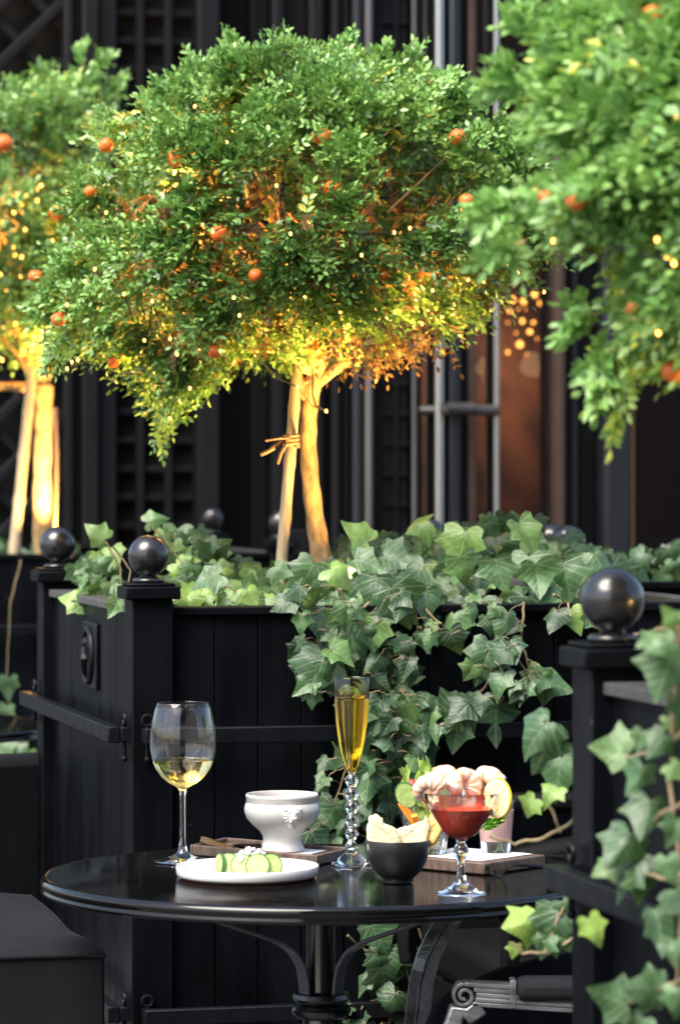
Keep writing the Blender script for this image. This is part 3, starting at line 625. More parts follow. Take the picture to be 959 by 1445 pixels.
for x, y, s, a, r in [(455,930,84,-110,.42),(495,895,80,-75,.38),(555,835,80,-60,.30),(640,1000,62,-165,.45),(645,1025,54,-100,.5),(690,915,74,-110,.5),(765,960,66,-20,.55),(700,1000,70,-95,.4),(655,1018,34,-60,.95),(540,1370,70,-85,.4),(545,1345,60,-90,.35),(525,1310,60,-60,.4),(470,1140,62,-120,.45),(500,1120,60,-60,.4),(525,1090,54,-80,.4),(605,1025,58,-150,.5)]:
    Y = yplane(x, .075); lv.append(lf(P(x, y, Y), s*Y/F*.85, a, r, jit=.22))
ivy('ivy_plant', 'large trailing ivy spilling down the front of the middle planter', lv, st, tuple(world_of(P1, .6, .4, 1.03)))
# smaller plant on the planter's left
lv, st = [], []
tl = lambda x: float(np.interp(x, [100,140,180,230,270,320,380,430], [808,765,795,748,752,782,792,800]))
for i in range(130):
    x = random.uniform(105, 430); u = random.random()**.8; y = tl(x)+(858-tl(x))*u
    if 165 < x < 245 and y > 790: continue
    Y = yplane(x)+.12+.65*(1-u)+random.uniform(-.03, .05)
    if x < 175: Y = max(Y, 6.15)
    lv.append(lf(P(x, y, Y), .043*random.uniform(.55, 1.2), random.gauss(-75, 55), random.choice((.3,.45,.55,.62,.7,.8,.88,.93))))
for x, y, s, a, r, Y in [(305,812,66,-160,.55,5.75),(270,800,44,-110,.7,6.0),(145,760,52,150,.85,6.5),(160,775,50,-70,.92,6.45),(120,812,44,180,.3,6.3),(290,765,56,-90,.6,6.3),(250,750,60,-100,.62,6.6),(280,750,50,-60,.6,6.5),(210,735,46,20,.75,6.9),(165,850,40,-110,.75,5.72),(265,845,52,-80,.93,5.72),(350,835,46,-60,.93,5.75),(390,800,44,-30,.5,5.8)]:
    lv.append(lf(P(x, y, Y), s*Y/F*.72, a, r, jit=.3))
for a in [[(150,765),(170,800),(172,830)],[(160,770),(185,805),(180,835)],[(300,815),(350,845),(420,850)],[(250,820),(330,850),(440,852)],[(210,740),(240,770),(260,800)]]:
    st.append(([P(x, y, yplane(x)+.25) for x, y in a], .0018))
ivy('ivy_plant', 'low ivy growing along the left side of the middle planter', lv, st, tuple(world_of(P1, .25, .4, 1.03)))
# near right planter's ivy, out of focus
lv, st = [], []
def yside(px, off): k = (px-CX)/F; return (.2485-off+3.6*TP)/(k+TP)
for x, y, s, a, r in [(945,930,120,-110,.50),(925,900,60,-160,.6),(955,985,80,-70,.55),(935,1040,70,-130,.45),(880,1065,92,175,.75),(905,1085,80,-110,.5),(945,1015,60,-60,.8),(915,1135,100,-105,.42),(885,1180,104,-120,.40),(890,1210,128,-125,.42),(955,1160,70,-100,.5),(900,1235,80,-85,.72),(925,1290,108,-75,.42),(955,1260,80,-60,.45),(940,1215,70,-80,.7),(832,1300,72,-65,.97),(880,1415,100,160,.5),(925,1395,90,175,.48),(905,1440,70,-120,.6),(955,1400,70,-90,.7),(952,880,60,120,.85),(945,905,70,-160,.7),(950,1080,60,-40,.8),(860,1220,56,-150,.75),(950,1330,60,-100,.55),(905,1035,50,-110,.6)]:
    Y = yside(x, .05+random.uniform(0,.035)); lv.append(lf(P(x, y, Y), s*Y/F*.64, a, r, jit=.40))
for x, y, s, a, r in [(770,1022,74,-140,.42),(775,1050,70,-120,.35),(790,1075,80,-100,.55),(783,1112,40,-140,.92),(752,1130,38,-125,.93),(752,1300,62,-170,.98),(727,1335,26,-100,.97),(785,1290,80,-100,.35),(770,1325,44,-110,.6),(795,1275,50,-60,.4),(790,1310,50,-70,.7)]:
    lv.append(lf(P(x, y, 3.82), s*3.82/F*.85, a, r, jit=.35))
def pst(l, Y, r): st.append(([P(x, y, Y) for x, y in l], r))
pst([(830,1130),(800,1165),(765,1183),(725,1190),(690,1180)], 3.84, .0026); pst([(770,1125),(785,1160),(790,1175)], 3.84, .0022); pst([(810,1080),(790,1130),(770,1120)], 3.84, .0018)
pst([(830,1305),(800,1330),(770,1345),(735,1345),(722,1330)], 3.82, .0028); pst([(770,1345),(785,1300),(795,1280)], 3.82, .002)
st.append(([P(985,880,3.36), P(930,890,3.55), P(880,900,3.74), P(845,960,3.83), P(836,1130,3.84), P(834,1305,3.83)], .003))
for l in [[(985,1010),(940,1055),(880,1070)],[(990,1230),(940,1240),(900,1230)],[(990,1375),(940,1390),(890,1415)],[(985,870),(945,890),(925,905)],[(960,890),(950,1000),(945,1100),(955,1200),(960,1300),(955,1420)],[(990,1120),(930,1150),(890,1190)]]:
    st.append(([P(x, y, yside(min(x, 985), .05)) for x, y in l], .0028))
ivy('ivy_plant', 'blurred near ivy with large leaves hanging over the right planter', lv, st, tuple(world_of(PR, .2, .8, 1.03)))
# ivy on the two planters behind
lv = [lf(P(random.uniform(-30,110), random.uniform(770,800), random.uniform(9.5,10.0)), .06*random.uniform(.6,1.1), random.gauss(-80,50)) for i in range(34)]
lv += [lf(P(x, y, 9.1), s*9.1/F, a, r) for x, y, s, a, r in [(18,1062,44,-30,.6),(40,1075,40,-50,.85),(5,1080,36,-90,.5),(5,1050,40,-120,.55),(28,1090,30,-60,.4),(10,1000,36,-90,.4),(14,960,34,-90,.4)]]
ivy('ivy_plant', 'far blurred ivy round the foot of the left lit trunk', lv, [([P(30,790,9.3),P(15,850,9.1),P(10,960,9.1),P(15,1050,9.1)], .0014)], tuple(world_of(PL, .5, .3, 1.03)))
lv = [lf(P(random.uniform(560,1000), random.uniform(775,812), random.uniform(7.4,7.8)), .06*random.uniform(.6,1.1), random.gauss(-80,50)) for i in range(60)]
ivy('ivy_plant', 'ivy peeping over the hidden planter behind the large ivy', lv, [([P(700,800,7.5),P(800,800,7.6),P(900,800,7.6)], .003)], tuple(world_of(PB, .5, .4, 1.03)))

# ------------------------------------------------------------------ round table
TC = Vector((-.025, 4.65, 0))
def make_table():
    r = empty('bistro_table', TC)
    R = .375; prof = [(0,TZ),(R-.010,TZ),(R-.0055,TZ+.0006),(R-.002,TZ-.002),(R,TZ-.006),(R-.0006,TZ-.010),(R-.003,TZ-.0125),(R-.0030,TZ-.0145),(R-.0012,TZ-.0165),(R-.0012,TZ-.0195),(R-.004,TZ-.0215),(R-.02,TZ-.0215),(0,TZ-.0215)]
    MB().lathe(prof, 160).build('tabletop', M['table_top'], r, sharp=55)
    MB().lathe([(.0,.05),(.026,.05),(.026,.54),(.020,.56),(.020,TZ-.022),(0,TZ-.022)], 32).build('pedestal', M['ball'], r)
    MB().lathe([(.020,.548),(.034,.551),(.039,.556),(.040,.562),(.036,.567),(.030,.569),(.036,.572),(.039,.577),(.037,.583),(.030,.586),(.020,.586)], 40).build('collar', M['ball'], r)
    prof_b = [(.0225,.580),(.0235,.600),(.0275,.622),(.040,.644),(.062,.660),(.098,.676),(.145,.697),(.185,.7205)]
    for a in (222, 318, 90):                     # flat iron brackets from the collar to the top
        d = Vector((math.cos(math.radians(a)), math.sin(math.radians(a)), 0)); up = Vector((0,0,1)); side = d.cross(up); m = MB(); pts = []
        zs_ = [q_[1] for q_ in prof_b]; ds_ = [q_[0] for q_ in prof_b]
        for i in range(24): z_ = .580+.1405*i/23; pts.append(d*1.3*float(np.interp(z_, zs_, ds_))+up*z_)
        m.bar(pts, side+d*.5*0, .019, .0045); m.build('bracket', M['bracket'], r, bevel=.001)
    for a in (100, 220, 340):
        d = Vector((math.cos(math.radians(a)), math.sin(math.radians(a)), 0)); up = Vector((0,0,1)); m = MB()
        pts = [d*(.02+.28*u)+up*(.30-.30*u**.6+.03*math.sin(3.1*u)+.012) for u in [i/12 for i in range(13)]]
        m.bar(pts, d.cross(up), .035, .014); m.build('foot', M['black_metal'], r, bevel=.003)
    return r
M['bracket'] = mat('grey-black flat iron', (.10,.105,.12), .3, var=.2, scale=40, bump=.1)
TB = make_table(); tag(TB, 'round black lacquered bistro table laid with drinks and dishes', 'table', 'bistro tables')
TB2 = copy_tree(TB); TB2.location = (-.98, 7.45, 0); TB2['label'] = 'empty dark table behind the middle planter at the left edge'

# ------------------------------------------------------------------ things on the table
def revolve_glass(o_prof, i_prof): return o_prof+i_prof[::-1]
# wine glass
k = 4.783/F
WG = empty('wine_glass', onz(258,1217,TZ), 0, 'wine glass half filled with white wine on the table\'s left', 'wine glass')
ob = [(0,.0008),(.036,.0008),(.0405,.0015),(.0412,.0026),(.040,.0034),(.030,.0052),(.016,.0085),(.008,.0135),(.0050,.022),(.0040,.04),(.0037,.07),(.0038,.092),(.0052,.1000),(.010,.1045),(.020,.110),(.030,.1185),(.0375,.129),(.0425,.141),(.0452,.155),(.0456,.166),(.0448,.180),(.0425,.197),(.0385,.212),(.0356,.2195)]
ib = [(0,.1052),(.009,.1062),(.0192,.1112),(.0291,.1195),(.0366,.1298),(.0416,.1415),(.0443,.1553),(.0447,.166),(.0439,.180),(.0416,.197),(.0377,.212),(.0349,.2195)]
MB().lathe(ob+[(.0353,.2201)]+ib[::-1], 64).build('glass', M['glass'], WG, sharp=60)
lv_z = .1420
wp = [(0,.1051)]+[(r+.00025, z-.0002) for r, z in ib[1:] if z < lv_z-.004]+[(.0419,lv_z-.0010),(.0419,lv_z),(.0408,lv_z-.0006),(0,lv_z-.0006)]
MB().lathe(wp, 64).build('wine', M['wine'], WG, sharp=60)
# champagne flute with beaded stem
k = 4.748/F; FB = onz(496,1221,TZ)
FL = empty('champagne_flute', FB, 0, 'tall champagne flute with yellow bowl and beaded stem', 'champagne flute')
H = lambda y: (1221-y)*k
base = [(0,.0008),(.0270,.0008),(.0290,.002),(.0285,.0038),(.020,.0085),(.010,.0165),(.0048,.0205)]
kn = []
for yc in (1195,1176.5,1158,1139.5,1121,1102):
    z = H(yc); kn += [(.0046,z-.0088),(.0062,z-.0072),(.0088,z-.0022),(.0091,z),(.0088,z+.0022),(.0062,z+.0072),(.0046,z+.0088)]
bo = [(.0042,H(1092)),(.0070,H(1086)),(.0112,H(1076)),(.0150,H(1062)),(.0185,H(1044)),(.0215,H(1020)),(.0236,H(990)),(.0247,H(957))]
bi = [(0,H(1089)),(.0035,H(1087.5)),(.0096,H(1075)),(.0136,H(1061)),(.0172,H(1043)),(.0202,H(1019)),(.0224,H(989.5)),(.0236,H(957))]
zb = .0205
sp = base+[q for q in kn if q[1] > zb]+[(.0042,H(1093.5)),(0,H(1093.5))]
MB().lathe(sp, 12, (0,0,0)).build('beaded_stem', M['glass'], FL, sharp=20)
MB().lathe([(0,H(1093.4)),(.0041,H(1093.4))]+bo+[(.0242,H(956))]+bi[::-1], 48).build('bowl', M['amber_glass'], FL, sharp=60)
lz = H(985); cp_ = [(0,H(1089.3))]+[(r+.0003, z) for r, z in bi[1:] if z < lz-.002]+[(.0229,lz-.0006),(.0229,lz),(.0222,lz-.0005),(0,lz-.0005)]
MB().lathe(cp_, 48).build('champagne', M['champagne'], FL, sharp=60)
# serving boards
def board(label, near, dx, dy, lip):
    e = empty('serving_board', near, 0, label, 'serving board', 'wooden serving boards'); n = Vector((0,0,0)); a, b = Vector(dx), Vector(dy); u = Vector((0,0,1)); m = MB()
    m.obox((a+b)/2+u*.0065, a/2, b/2, u*.0055); eo = m.build('board', M['board_wood'], e, bevel=.002)
    return e
nr = onz(445,1222,TZ); B1 = empty('serving_board', nr, 0, 'brown wooden board carrying the white soup tureen', 'serving board', 'wooden serving boards')
a1, b1v = Vector((.042,.09,0)), Vector((-.171,.13,0)); u = Vector((0,0,1)); m = MB()
m.obox((a1+b1v)/2+u*.005, a1/2, b1v/2, u*.004); m.build('board', M['board_wood'], B1, bevel=.0015)
m = MB(); an, bn = a1.normalized(), b1v.normalized()
for c, hx, hy in ((a1/2-bn*.0025, a1/2+an*.005, bn*.0025), (b1v+a1/2+bn*.0025, a1/2+an*.005, bn*.0025), (b1v/2-an*.0025, an*.0025, b1v/2), (a1+b1v/2+an*.0025, an*.0025, b1v/2)):
    m.obox(c+u*.0082, hx, hy, u*.0075)
m.build('raised_rim', M['board_wood'], B1, bevel=.002)
nr2 = onz(683,1236,TZ); B2 = empty('serving_board', nr2, 0, 'thick brown wooden board under the vegetable glass and pink glass', 'serving board', 'wooden serving boards')
a2, b2v = Vector((.087,.102,0)), Vector((-.116,.099,0)); m = MB(); m.obox((a2+b2v)/2+u*.0090, a2/2, b2v/2, u*.0080); m.build('board', M['board_wood'], B2, bevel=.002)
B1T, B2T = TZ+.0092, TZ+.0172
m = MB(); cpp = nr+(a1*.5+b1v*.36); m.obox((0,0,.0006), an*.042, bn*.046, u*.0004)
o = m.build('paper_napkin', M['paper'], loc=Vector((cpp.x, cpp.y, B1T+.0002))); tag(o, 'white paper square under the soup tureen', 'napkin', 'white paper napkins')
m = MB(); c2 = nr2+(a2*.5+b2v*.5); m.obox((0,0,.0006), a2.normalized()*.056, b2v.normalized()*.062, u*.0004)
o = m.build('paper_napkin', M['paper'], loc=Vector((c2.x, c2.y, B2T+.0002))); tag(o, 'white paper napkin on the thick board under the pink glass', 'napkin', 'white paper napkins')
# soup tureen with lion heads
tc_ = cpp+Vector((0,0,0)); tc_.x = (398-CX)*tc_.y/F; kk = tc_.y/F; zt = B1T+.0013
SB = empty('soup_tureen', (tc_.x, tc_.y, zt), math.radians(0), 'white lion-head soup tureen on a brown board', 'tureen')
op = [(0,.001),(.027,.001),(.0308,.0015),(.0314,.004),(.0300,.0062),(.0290,.0085),(.0268,.0125),(.0262,.017),(.0275,.0225),(.033,.030),(.042,.0375),(.049,.0455),(.0525,.054),(.0528,.060),(.0512,.066),(.0495,.0685),(.0503,.0695),(.0500,.0745),(.0508,.0755),(.0508,.0785),(.0496,.0800),(.0480,.0797),(.0470,.0770),(.0475,.066),(.049,.056),(.045,.045),(.035,.034),(.02,.028),(0,.027)]
MB().lathe(op, 72).build('bowl', M['stone_grey'], SB, sharp=50)
MB().lathe([(0,.066),(.0470,.066),(.0472,.0645),(0,.0640)], 48).build('soup', M['soup'], SB)
for ang in (-73, 107):
    a = math.radians(ang); d = Vector((math.cos(a), math.sin(a), 0)); s_ = Vector((-d.y, d.x, 0)); m = MB(); c = d*.0515+u*.0545
    def q(x, y, z): return c+s_*x+d*y+u*z
    m.sphere((0,0,0), .0130, 28, 18, (1,.45,1.02)); m.sphere((0,-.001,-.010), .0085, 18, 12, (.85,.5,1.25)); m.sphere((0,.0035,.001), .0085, 20, 14, (.95,.62,1.0)); m.sphere((0,.0072,-.004), .0050, 14, 10, (1.15,.8,.8)); m.sphere((0,.0080,-.0010), .0026, 12, 8, (1.0,1,2.2))
    for sx in (-1,1): m.sphere((sx*.0046,.0066,.0046), .0026, 10, 8, (1.3,.6,.55)); m.sphere((sx*.0100,.0015,.0075), .0032, 10, 8); m.sphere((sx*.0034,.0060,-.0078), .0030, 10, 8)
    for i in range(18): b_ = 2*math.pi*i/18; m.tube([(.0085*math.cos(b_), .0042, .0088*math.sin(b_)), (.0128*math.cos(b_), .0012, .0132*math.sin(b_))], [.0016,.0011], 6)
    m.v = [tuple(q(*v)) for v in m.v]; m.build('lion_head', M['stone_grey'], SB, sharp=80)
# bronze spoon on the left board
h0, h1 = P(284,1184,4.85), P(330,1196,4.83); zz = B1T+.006
m = MB(); sp_p = [P(283,1184,4.86), P(292,1187,4.855), P(306,1191,4.85), P(322,1195,4.845), P(332,1196,4.84)]
m.bar(sp_p, (.15,.35,.55), [.009,.012,.009,.005,.005], .0022)
SPN = empty('spoon', onz(330,1200,TZ+.012), 0, 'bronze spoon lying on the left board beside the tureen', 'spoon'); m.v = [tuple(Vector(v)-SPN.location) for v in m.v]; m.build('handle', M['bronze'], SPN, bevel=.0007)
m = MB(); bc = P(352,1194,4.83)-SPN.location; n_ = 10
for i in range(0, n_+1): pass
m.lathe([(0,-.0045),(.009,-.0035),(.0155,-.0010),(.0180,.0016),(.0176,.0020),(.0150,-.0002),(.009,-.0025),(0,-.0034)], 28)
m.v = [tuple(bc+Vector((v[0]*1.35, v[1]*.8, v[2]))) for v in m.v]; m.build('spoon_bowl', M['bronze'], SPN)
# plate with cucumber
pc = Vector(((349-CX)*4.60/F, 4.60, TZ))
PLT = empty('plate', pc, 0, 'flat white plate with upright rim carrying cucumber slices', 'plate')
MB().lathe([(.0,.0026),(.088,.0026),(.0915,.0030),(.0938,.0055),(.0948,.0160),(.0941,.0170),(.0931,.0165),(.0922,.0085),(.0890,.0065),(0,.0062)], 96).build('dish', M['white_china'], PLT, sharp=50)
MB().lathe([(.076,.0006),(.088,.0006),(.0905,.0030),(.076,.0030)], 96, closed=True).build('foot_ring', M['plate_rim'], PLT)
zt = TZ+.0064
def cuc(px, base_py, rpx, lean, yaw, Y, label, th=.0045):
    r = rpx*Y/F; x = (px-CX)*Y/F
    e = empty('cucumber_slice', (x, Y, zt), math.radians(yaw), label, 'cucumber slice', 'cucumber slices on the white plate'); e.rotation_euler = (math.radians(lean), 0, math.radians(yaw))
    def disk(m, r_, y0, y1, cut=0):
        m.lathe([(0,y0),(r_,y0),(r_,y1),(0,y1)], 32)
    a = MB(); disk(a, r, 0, th); 
    def stand(m): m.v = [(v[0], v[2], max(v[1]+r*.86, .0)) for v in m.v]; m.f = [f[::-1] for f in m.f]
    stand(a); a.build('peel', M['cuc_skin'], e)
    b = MB(); disk(b, r*.90, -.0003, th+.0003); stand(b); b.build('flesh', M['cuc_flesh'], e)
    c = MB(); rs = np.random.default_rng(int(px))
    for i in range(9):
        an_ = 2*math.pi*(i//3)/3+rs.normal(0,.28)+.5; rr = r*rs.uniform(.18, .55); c.sphere((rr*math.cos(an_), rr*math.sin(an_), -.0004), r*.11, 8, 6, (1,1,.35))
    stand(c); c.build('seeds', M['cuc_seed'], e); return e
for a in [(307,1233,16,-6,-68,4.582,'thin curled cucumber slice at the left end of the row'),(321,1233,17,-12,-14,4.573,'cucumber slice second from the left, tilted towards the viewer'),(341,1233,17,-13,-9,4.568,'cucumber slice in front of the middle of the row'),(363,1233,17.5,-12,-6,4.562,'widest cucumber slice with seeds in a clear ring'),(383,1233,17,-10,16,4.570,'cucumber slice at the right end, turned sideways'),(333,1224,15,-16,-6,4.600,'cucumber slice half hidden at the back left of the row'),(373,1224,14,-16,8,4.600,'cucumber slice half hidden at the back right of the row')]: cuc(*a)
m = MB(); rs = np.random.default_rng(4)
for i in range(46): 
    p = rs.normal(0, 1, 3)*np.array((.0105,.006,.0035)); m.sphere(tuple(p+np.array((0,0,.0235))), rs.uniform(.0022,.0046), 8, 6, tuple(rs.uniform(.7,1.2,3)))
m.sphere((0,0,.012), .016, 16, 10, (1,.6,.8))
tag(m.build('cheese_crumble', M['cream'], loc=((350-CX)*4.588/F, 4.588, zt)), 'white crumbled topping heaped on the cucumber slices', 'topping')
# black bowl with crackers
bb = Vector(((561-CX)*4.545/F, 4.545, TZ)); BW = empty('bowl', bb, 0, 'small black bowl filled with pale crackers', 'bowl')
MB().lathe([(0,.0008),(.019,.0008),(.0200,.0015),(.0203,.006),(.0235,.0085),(.0310,.0165),(.0375,.0285),(.0412,.0425),(.0428,.0560),(.0424,.0568),(.0417,.0565),(.0400,.0435),(.0362,.0300),(.0295,.0190),(.018,.0120),(0,.0105)], 64).build('shell', M['black_china'], BW, sharp=50)
def slab(name, label, cat, group, outline, thick, loc, rot, mat_, seed, nz=.0016):
    m = MB(); n = len(outline); rs = np.random.default_rng(seed); cx_ = sum(p[0] for p in outline)/n; cy_ = sum(p[1] for p in outline)/n
    rings = [(.0,.0,1),(.55,.0,1),(.9,.0,.9),(1.0,.0,.4),(1.0,.0,-.4),(.9,.0,-.9),(.55,.0,-1),(0,0,-1)]; vs = []; ns = 40
    cum = [outline[i] for i in range(n)]+[outline[0]]; pts = []
    for i in range(ns):
        f = i/ns*n; j = int(f); u_ = f-j; pts.append((cum[j][0]*(1-u_)+cum[j+1][0]*u_, cum[j][1]*(1-u_)+cum[j+1][1]*u_))
    for s_, _, h in rings:
        for x, y in pts: vs.append((cx_+(x-cx_)*s_+rs.normal(0,.0006), cy_+(y-cy_)*s_+rs.normal(0,.0006), h*thick/2+rs.normal(0, nz*.12)+nz*math.sin(40*x+seed)*math.cos(50*y)))
    fs = [(i*ns+k_, i*ns+(k_+1) % ns, (i+1)*ns+(k_+1) % ns, (i+1)*ns+k_) for i in range(len(rings)-1) for k_ in range(ns)]
    m.add(vs, fs); o = m.build(name, mat_, loc=loc, sharp=70); o.rotation_euler = [math.radians(q_) for q_ in rot]; return tag(o, label, cat, group)
GC = 'crackers standing in the black bowl'
def cr(px0, outline_px, Y, label, rot, seed, thick=.007, mt='cracker'):
    ox, oy = px0; ol = [((x-ox)*Y/F, -(y-oy)*Y/F) for x, y in outline_px]
    return slab('cracker', label, 'cracker', GC, ol, thick, P(ox, oy, Y), rot, M[mt], seed)
cr((540,1180), [(518,1200),(517,1170),(521,1152),(530,1149),(539,1154),(541,1163),(552,1166),(560,1172),(566,1205)], 4.535, 'tall pale cracker with a ragged top at the bowl\'s left', (82,0,6), 1)
cr((577,1185), [(550,1205),(552,1176),(565,1168),(580,1164),(596,1158),(601,1150),(606,1165),(600,1205)], 4.545, 'broad pale cracker in the middle of the bowl', (80,0,-8), 2)
cr((605,1170), [(588,1196),(590,1178),(602,1172),(606,1150),(622,1152),(628,1160),(616,1190),(602,1200)], 4.55, 'golden crusted cracker leaning out of the bowl\'s right side', (78,0,-22), 3, .006, 'crust')
cr((612,1165), [(598,1190),(606,1160),(616,1147),(626,1156),(622,1168),(608,1195)], 4.575, 'pale cracker behind the golden one', (80,0,-18), 4)
# cocktail coupe with red sauce and shrimps
cc = onz(650,1263,TZ); kc = cc.y/F; HC = lambda y: (1263-y)*kc
CG = empty('cocktail_glass', cc, 0, 'stemmed faceted glass of red cocktail sauce with shrimps on its rim', 'cocktail glass')
obc = [(0,.0008),(.030,.0008),(.0322,.0018),(.0318,.0032),(.024,.0065),(.013,.0115),(.0075,.018),(.0052,.026),(.0045,.036),(.0050,.044),(.0075,.0475),(.0098,.0525),(.0100,.0560),(.0080,.0615),(.0055,.0660),(.0060,.0690),(.0080,.0715),(.0160,.0752),(.0225,.0815),(.0300,.0925),(.0372,.1040),(.0445,.1165),(.0525,.1305)]
ibc = [(0,.0770),(.0138,.0778),(.0208,.0828),(.0282,.0932),(.0354,.1047),(.0428,.1170),(.0510,.1305)]
pr = obc+[(.0518,.1312)]+ibc[::-1]
m = MB().lathe(pr, 80)
for i, v in enumerate(m.v):                     # pressed facets on the outside
    r_ = math.hypot(v[0], v[1]); a = math.atan2(v[1], v[0])
    if i < 80*len(obc) and .0725 < v[2] < .125: f_ = 1+.030*abs(math.cos(9*a))*min(1, (.128-v[2])/.012); m.v[i] = (v[0]*f_, v[1]*f_, v[2])
m.build('glass', M['glass'], CG, sharp=60)
sz_ = HC(1140); rsz = np.interp(sz_, [q_[1] for q_ in ibc], [q_[0] for q_ in ibc])
m = MB().lathe([(0,.0769)]+[(r_+.0003, z) for r_, z in ibc[1:] if z < sz_-.002]+[(rsz+.0003,sz_),(rsz*.8,sz_+.0022),(rsz*.4,sz_+.0035),(0,sz_+.003)], 64); m.build('sauce', M['sauce'], CG)
def shrimp(label, at, yaw, roll, scale=1.0, tail=True, start=-70, sweep=300, pitch=0):
    """cooked shrimp curled into a C; the curl lies in the local xz plane"""
    e = empty('shrimp', at, 0, label, 'shrimp', 'shrimps hooked over the cocktail glass'); e.rotation_euler = (math.radians(roll), math.radians(pitch), math.radians(yaw)); m = MB(); pts = []; rs = []; n = 56; uu = []
    for i in range(n):
        u_ = i/(n-1); a = math.radians(start+sweep*u_); rad = .0135*scale*(1-.10*u_)
        pts.append(Vector((math.cos(a)*rad, .006*scale*(u_-.5), math.sin(a)*rad)))
        seg = (u_*6.5) % 1.0
        rs.append(.0112*scale*(1-.62*u_**1.3)*(.93+.09*math.sin(math.pi*seg)**.6)*min(1, .45+u_*6)); uu += [u_]*18
    m.tube(pts, rs, 18); k1 = random.uniform(0, 6)
    for i, v in enumerate(m.v):                      # flesh is never perfectly round
        c_ = pts[i//18]; f_ = 1+.06*math.sin(2*math.pi*(i % 18)/18+k1+i/200)+.05*math.sin(i/70+k1); m.v[i] = tuple(c_+(Vector(v)-c_)*f_)
    o = m.build('body', M['shrimp'], e, sharp=85)
    at_ = o.data.attributes.new('along', 'FLOAT', 'POINT'); at_.data.foreach_set('value', np.array(uu, np.float32))
    for sx in (-1,1):                                # little swimming legs on the inside
        pass
    if tail:
        t_ = MB(); en = pts[-1]; d = (pts[-1]-pts[-4]).normalized(); s_ = Vector((0,1,0))
        for sx in (-1,-.35,.35,1):
            dd = (d+s_*sx*.55).normalized(); t_.bar([en-dd*.003, en+dd*.006*scale, en+dd*.015*scale], (s_*1-dd*dd.dot(s_)).normalized(), [.0035,.0070*scale,.0035], .0016)
        t_.build('tail', M['shrimp_tail'], e, bevel=.0005)
    return e
def shrimp_mat():
    m, t, b = nt('cooked shrimp flesh'); L = t.links.new
    at = N(t, 'ShaderNodeAttribute', attribute_name='along'); mu = N(t, 'ShaderNodeMath', operation='MULTIPLY'); L(at.outputs['Fac'], mu.inputs[0]); mu.inputs[1].default_value = 6.5
    fr = N(t, 'ShaderNodeMath', operation='FRACT'); L(mu.outputs[0], fr.inputs[0])
    tc = N(t, 'ShaderNodeTexCoord'); no = N(t, 'ShaderNodeTexNoise', Scale=140.0, Detail=4.0); L(tc.outputs['Object'], no.inputs[0])
    ad = N(t, 'ShaderNodeMath', operation='MULTIPLY_ADD'); L(no.outputs['Fac'], ad.inputs[0]); ad.inputs[1].default_value = .7; L(fr.outputs[0], ad.inputs[2])
    r = ramp(t, [(.22,(.76,.26,.11)),(.44,(.82,.56,.42)),(.78,(.84,.70,.60)),(1.0,(.78,.36,.20))], ad.outputs[0])
    sc = N(t, 'ShaderNodeMath', operation='MULTIPLY'); L(ad.outputs[0], sc.inputs[0]); sc.inputs[1].default_value = .8; L(sc.outputs[0], r.inputs['Fac'])
    L(r.outputs['Color'], b.inputs['Base Color']); b.inputs['Roughness'].default_value = .22; b.inputs['Coat Weight'].default_value = .5; b.inputs['Subsurface Weight'].default_value = .35
    bp = N(t, 'ShaderNodeBump', Strength=.5, Distance=.001); n5 = N(t, 'ShaderNodeTexNoise', Scale=420.0, Detail=4.0); L(tc.outputs['Object'], n5.inputs[0]); L(n5.outputs['Fac'], bp.inputs['Height']); L(bp.outputs[0], b.inputs['Normal']); b.inputs['Subsurface Radius'].default_value = (.006,.003,.002); b.inputs['Subsurface Scale'].default_value = 1
    return m
M['shrimp'] = shrimp_mat()
rim = lambda deg, r_=.0480: cc+Vector((r_*math.cos(math.radians(deg)), r_*math.sin(math.radians(deg)), .1315))
shrimp('pink shrimp with its tail hanging outside the glass\'s left rim', P(606,1118,4.385), 8, 12, 1.15, True, 20, 200)
shrimp('plump pale shrimp lying across the glass\'s left rim', P(624,1107,4.405), -20, -14, 1.15, False, -40, 280)
shrimp('round pale shrimp over the middle of the glass', P(652,1108,4.41), 35, 6, 1.12, True, -60, 280)
shrimp('pale shrimp standing up behind the lemon slice', P(688,1109,4.43), -30, 10, 1.18, True, 0, 270)
# lemon wheel on the rim
LEM = empty('lemon_slice', P(702,1126,cc.y-.012)-Vector((0,0,0)), 0, 'lemon slice stuck on the right rim of the cocktail glass', 'lemon slice')
m = MB().lathe([(0,-.0022),(.0252,-.0022),(.0262,-.0008),(.0262,.0008),(.0252,.0022),(0,.0022)], 48)
Ml = Matrix.Rotation(math.radians(-52), 4, 'Z') @ Matrix.Rotation(math.radians(90), 4, 'X') @ Matrix.Rotation(.3, 4, 'Z')
def tf(m_): m_.v = [tuple(Ml @ Vector(v)) for v in m_.v]; return m_
tf(m).build('peel', M['lemon_peel'], LEM); tf(MB().lathe([(0,-.0025),(.0238,-.0025),(.0238,.0025),(0,.0025)], 48)).build('pith', M['paper'], LEM)
m = MB()
for i in range(9):
    a0, a1_ = 2*math.pi*(i+.06)/9, 2*math.pi*(i+.94)/9; ol = [(.0025*math.cos((a0+a1_)/2), .0025*math.sin((a0+a1_)/2))]+[(.0222*math.cos(a0+(a1_-a0)*j/6), .0222*math.sin(a0+(a1_-a0)*j/6)) for j in range(7)]; m.prism(ol, -.0029, .0029)
tf(m).build('flesh', M['lemon_flesh'], LEM)
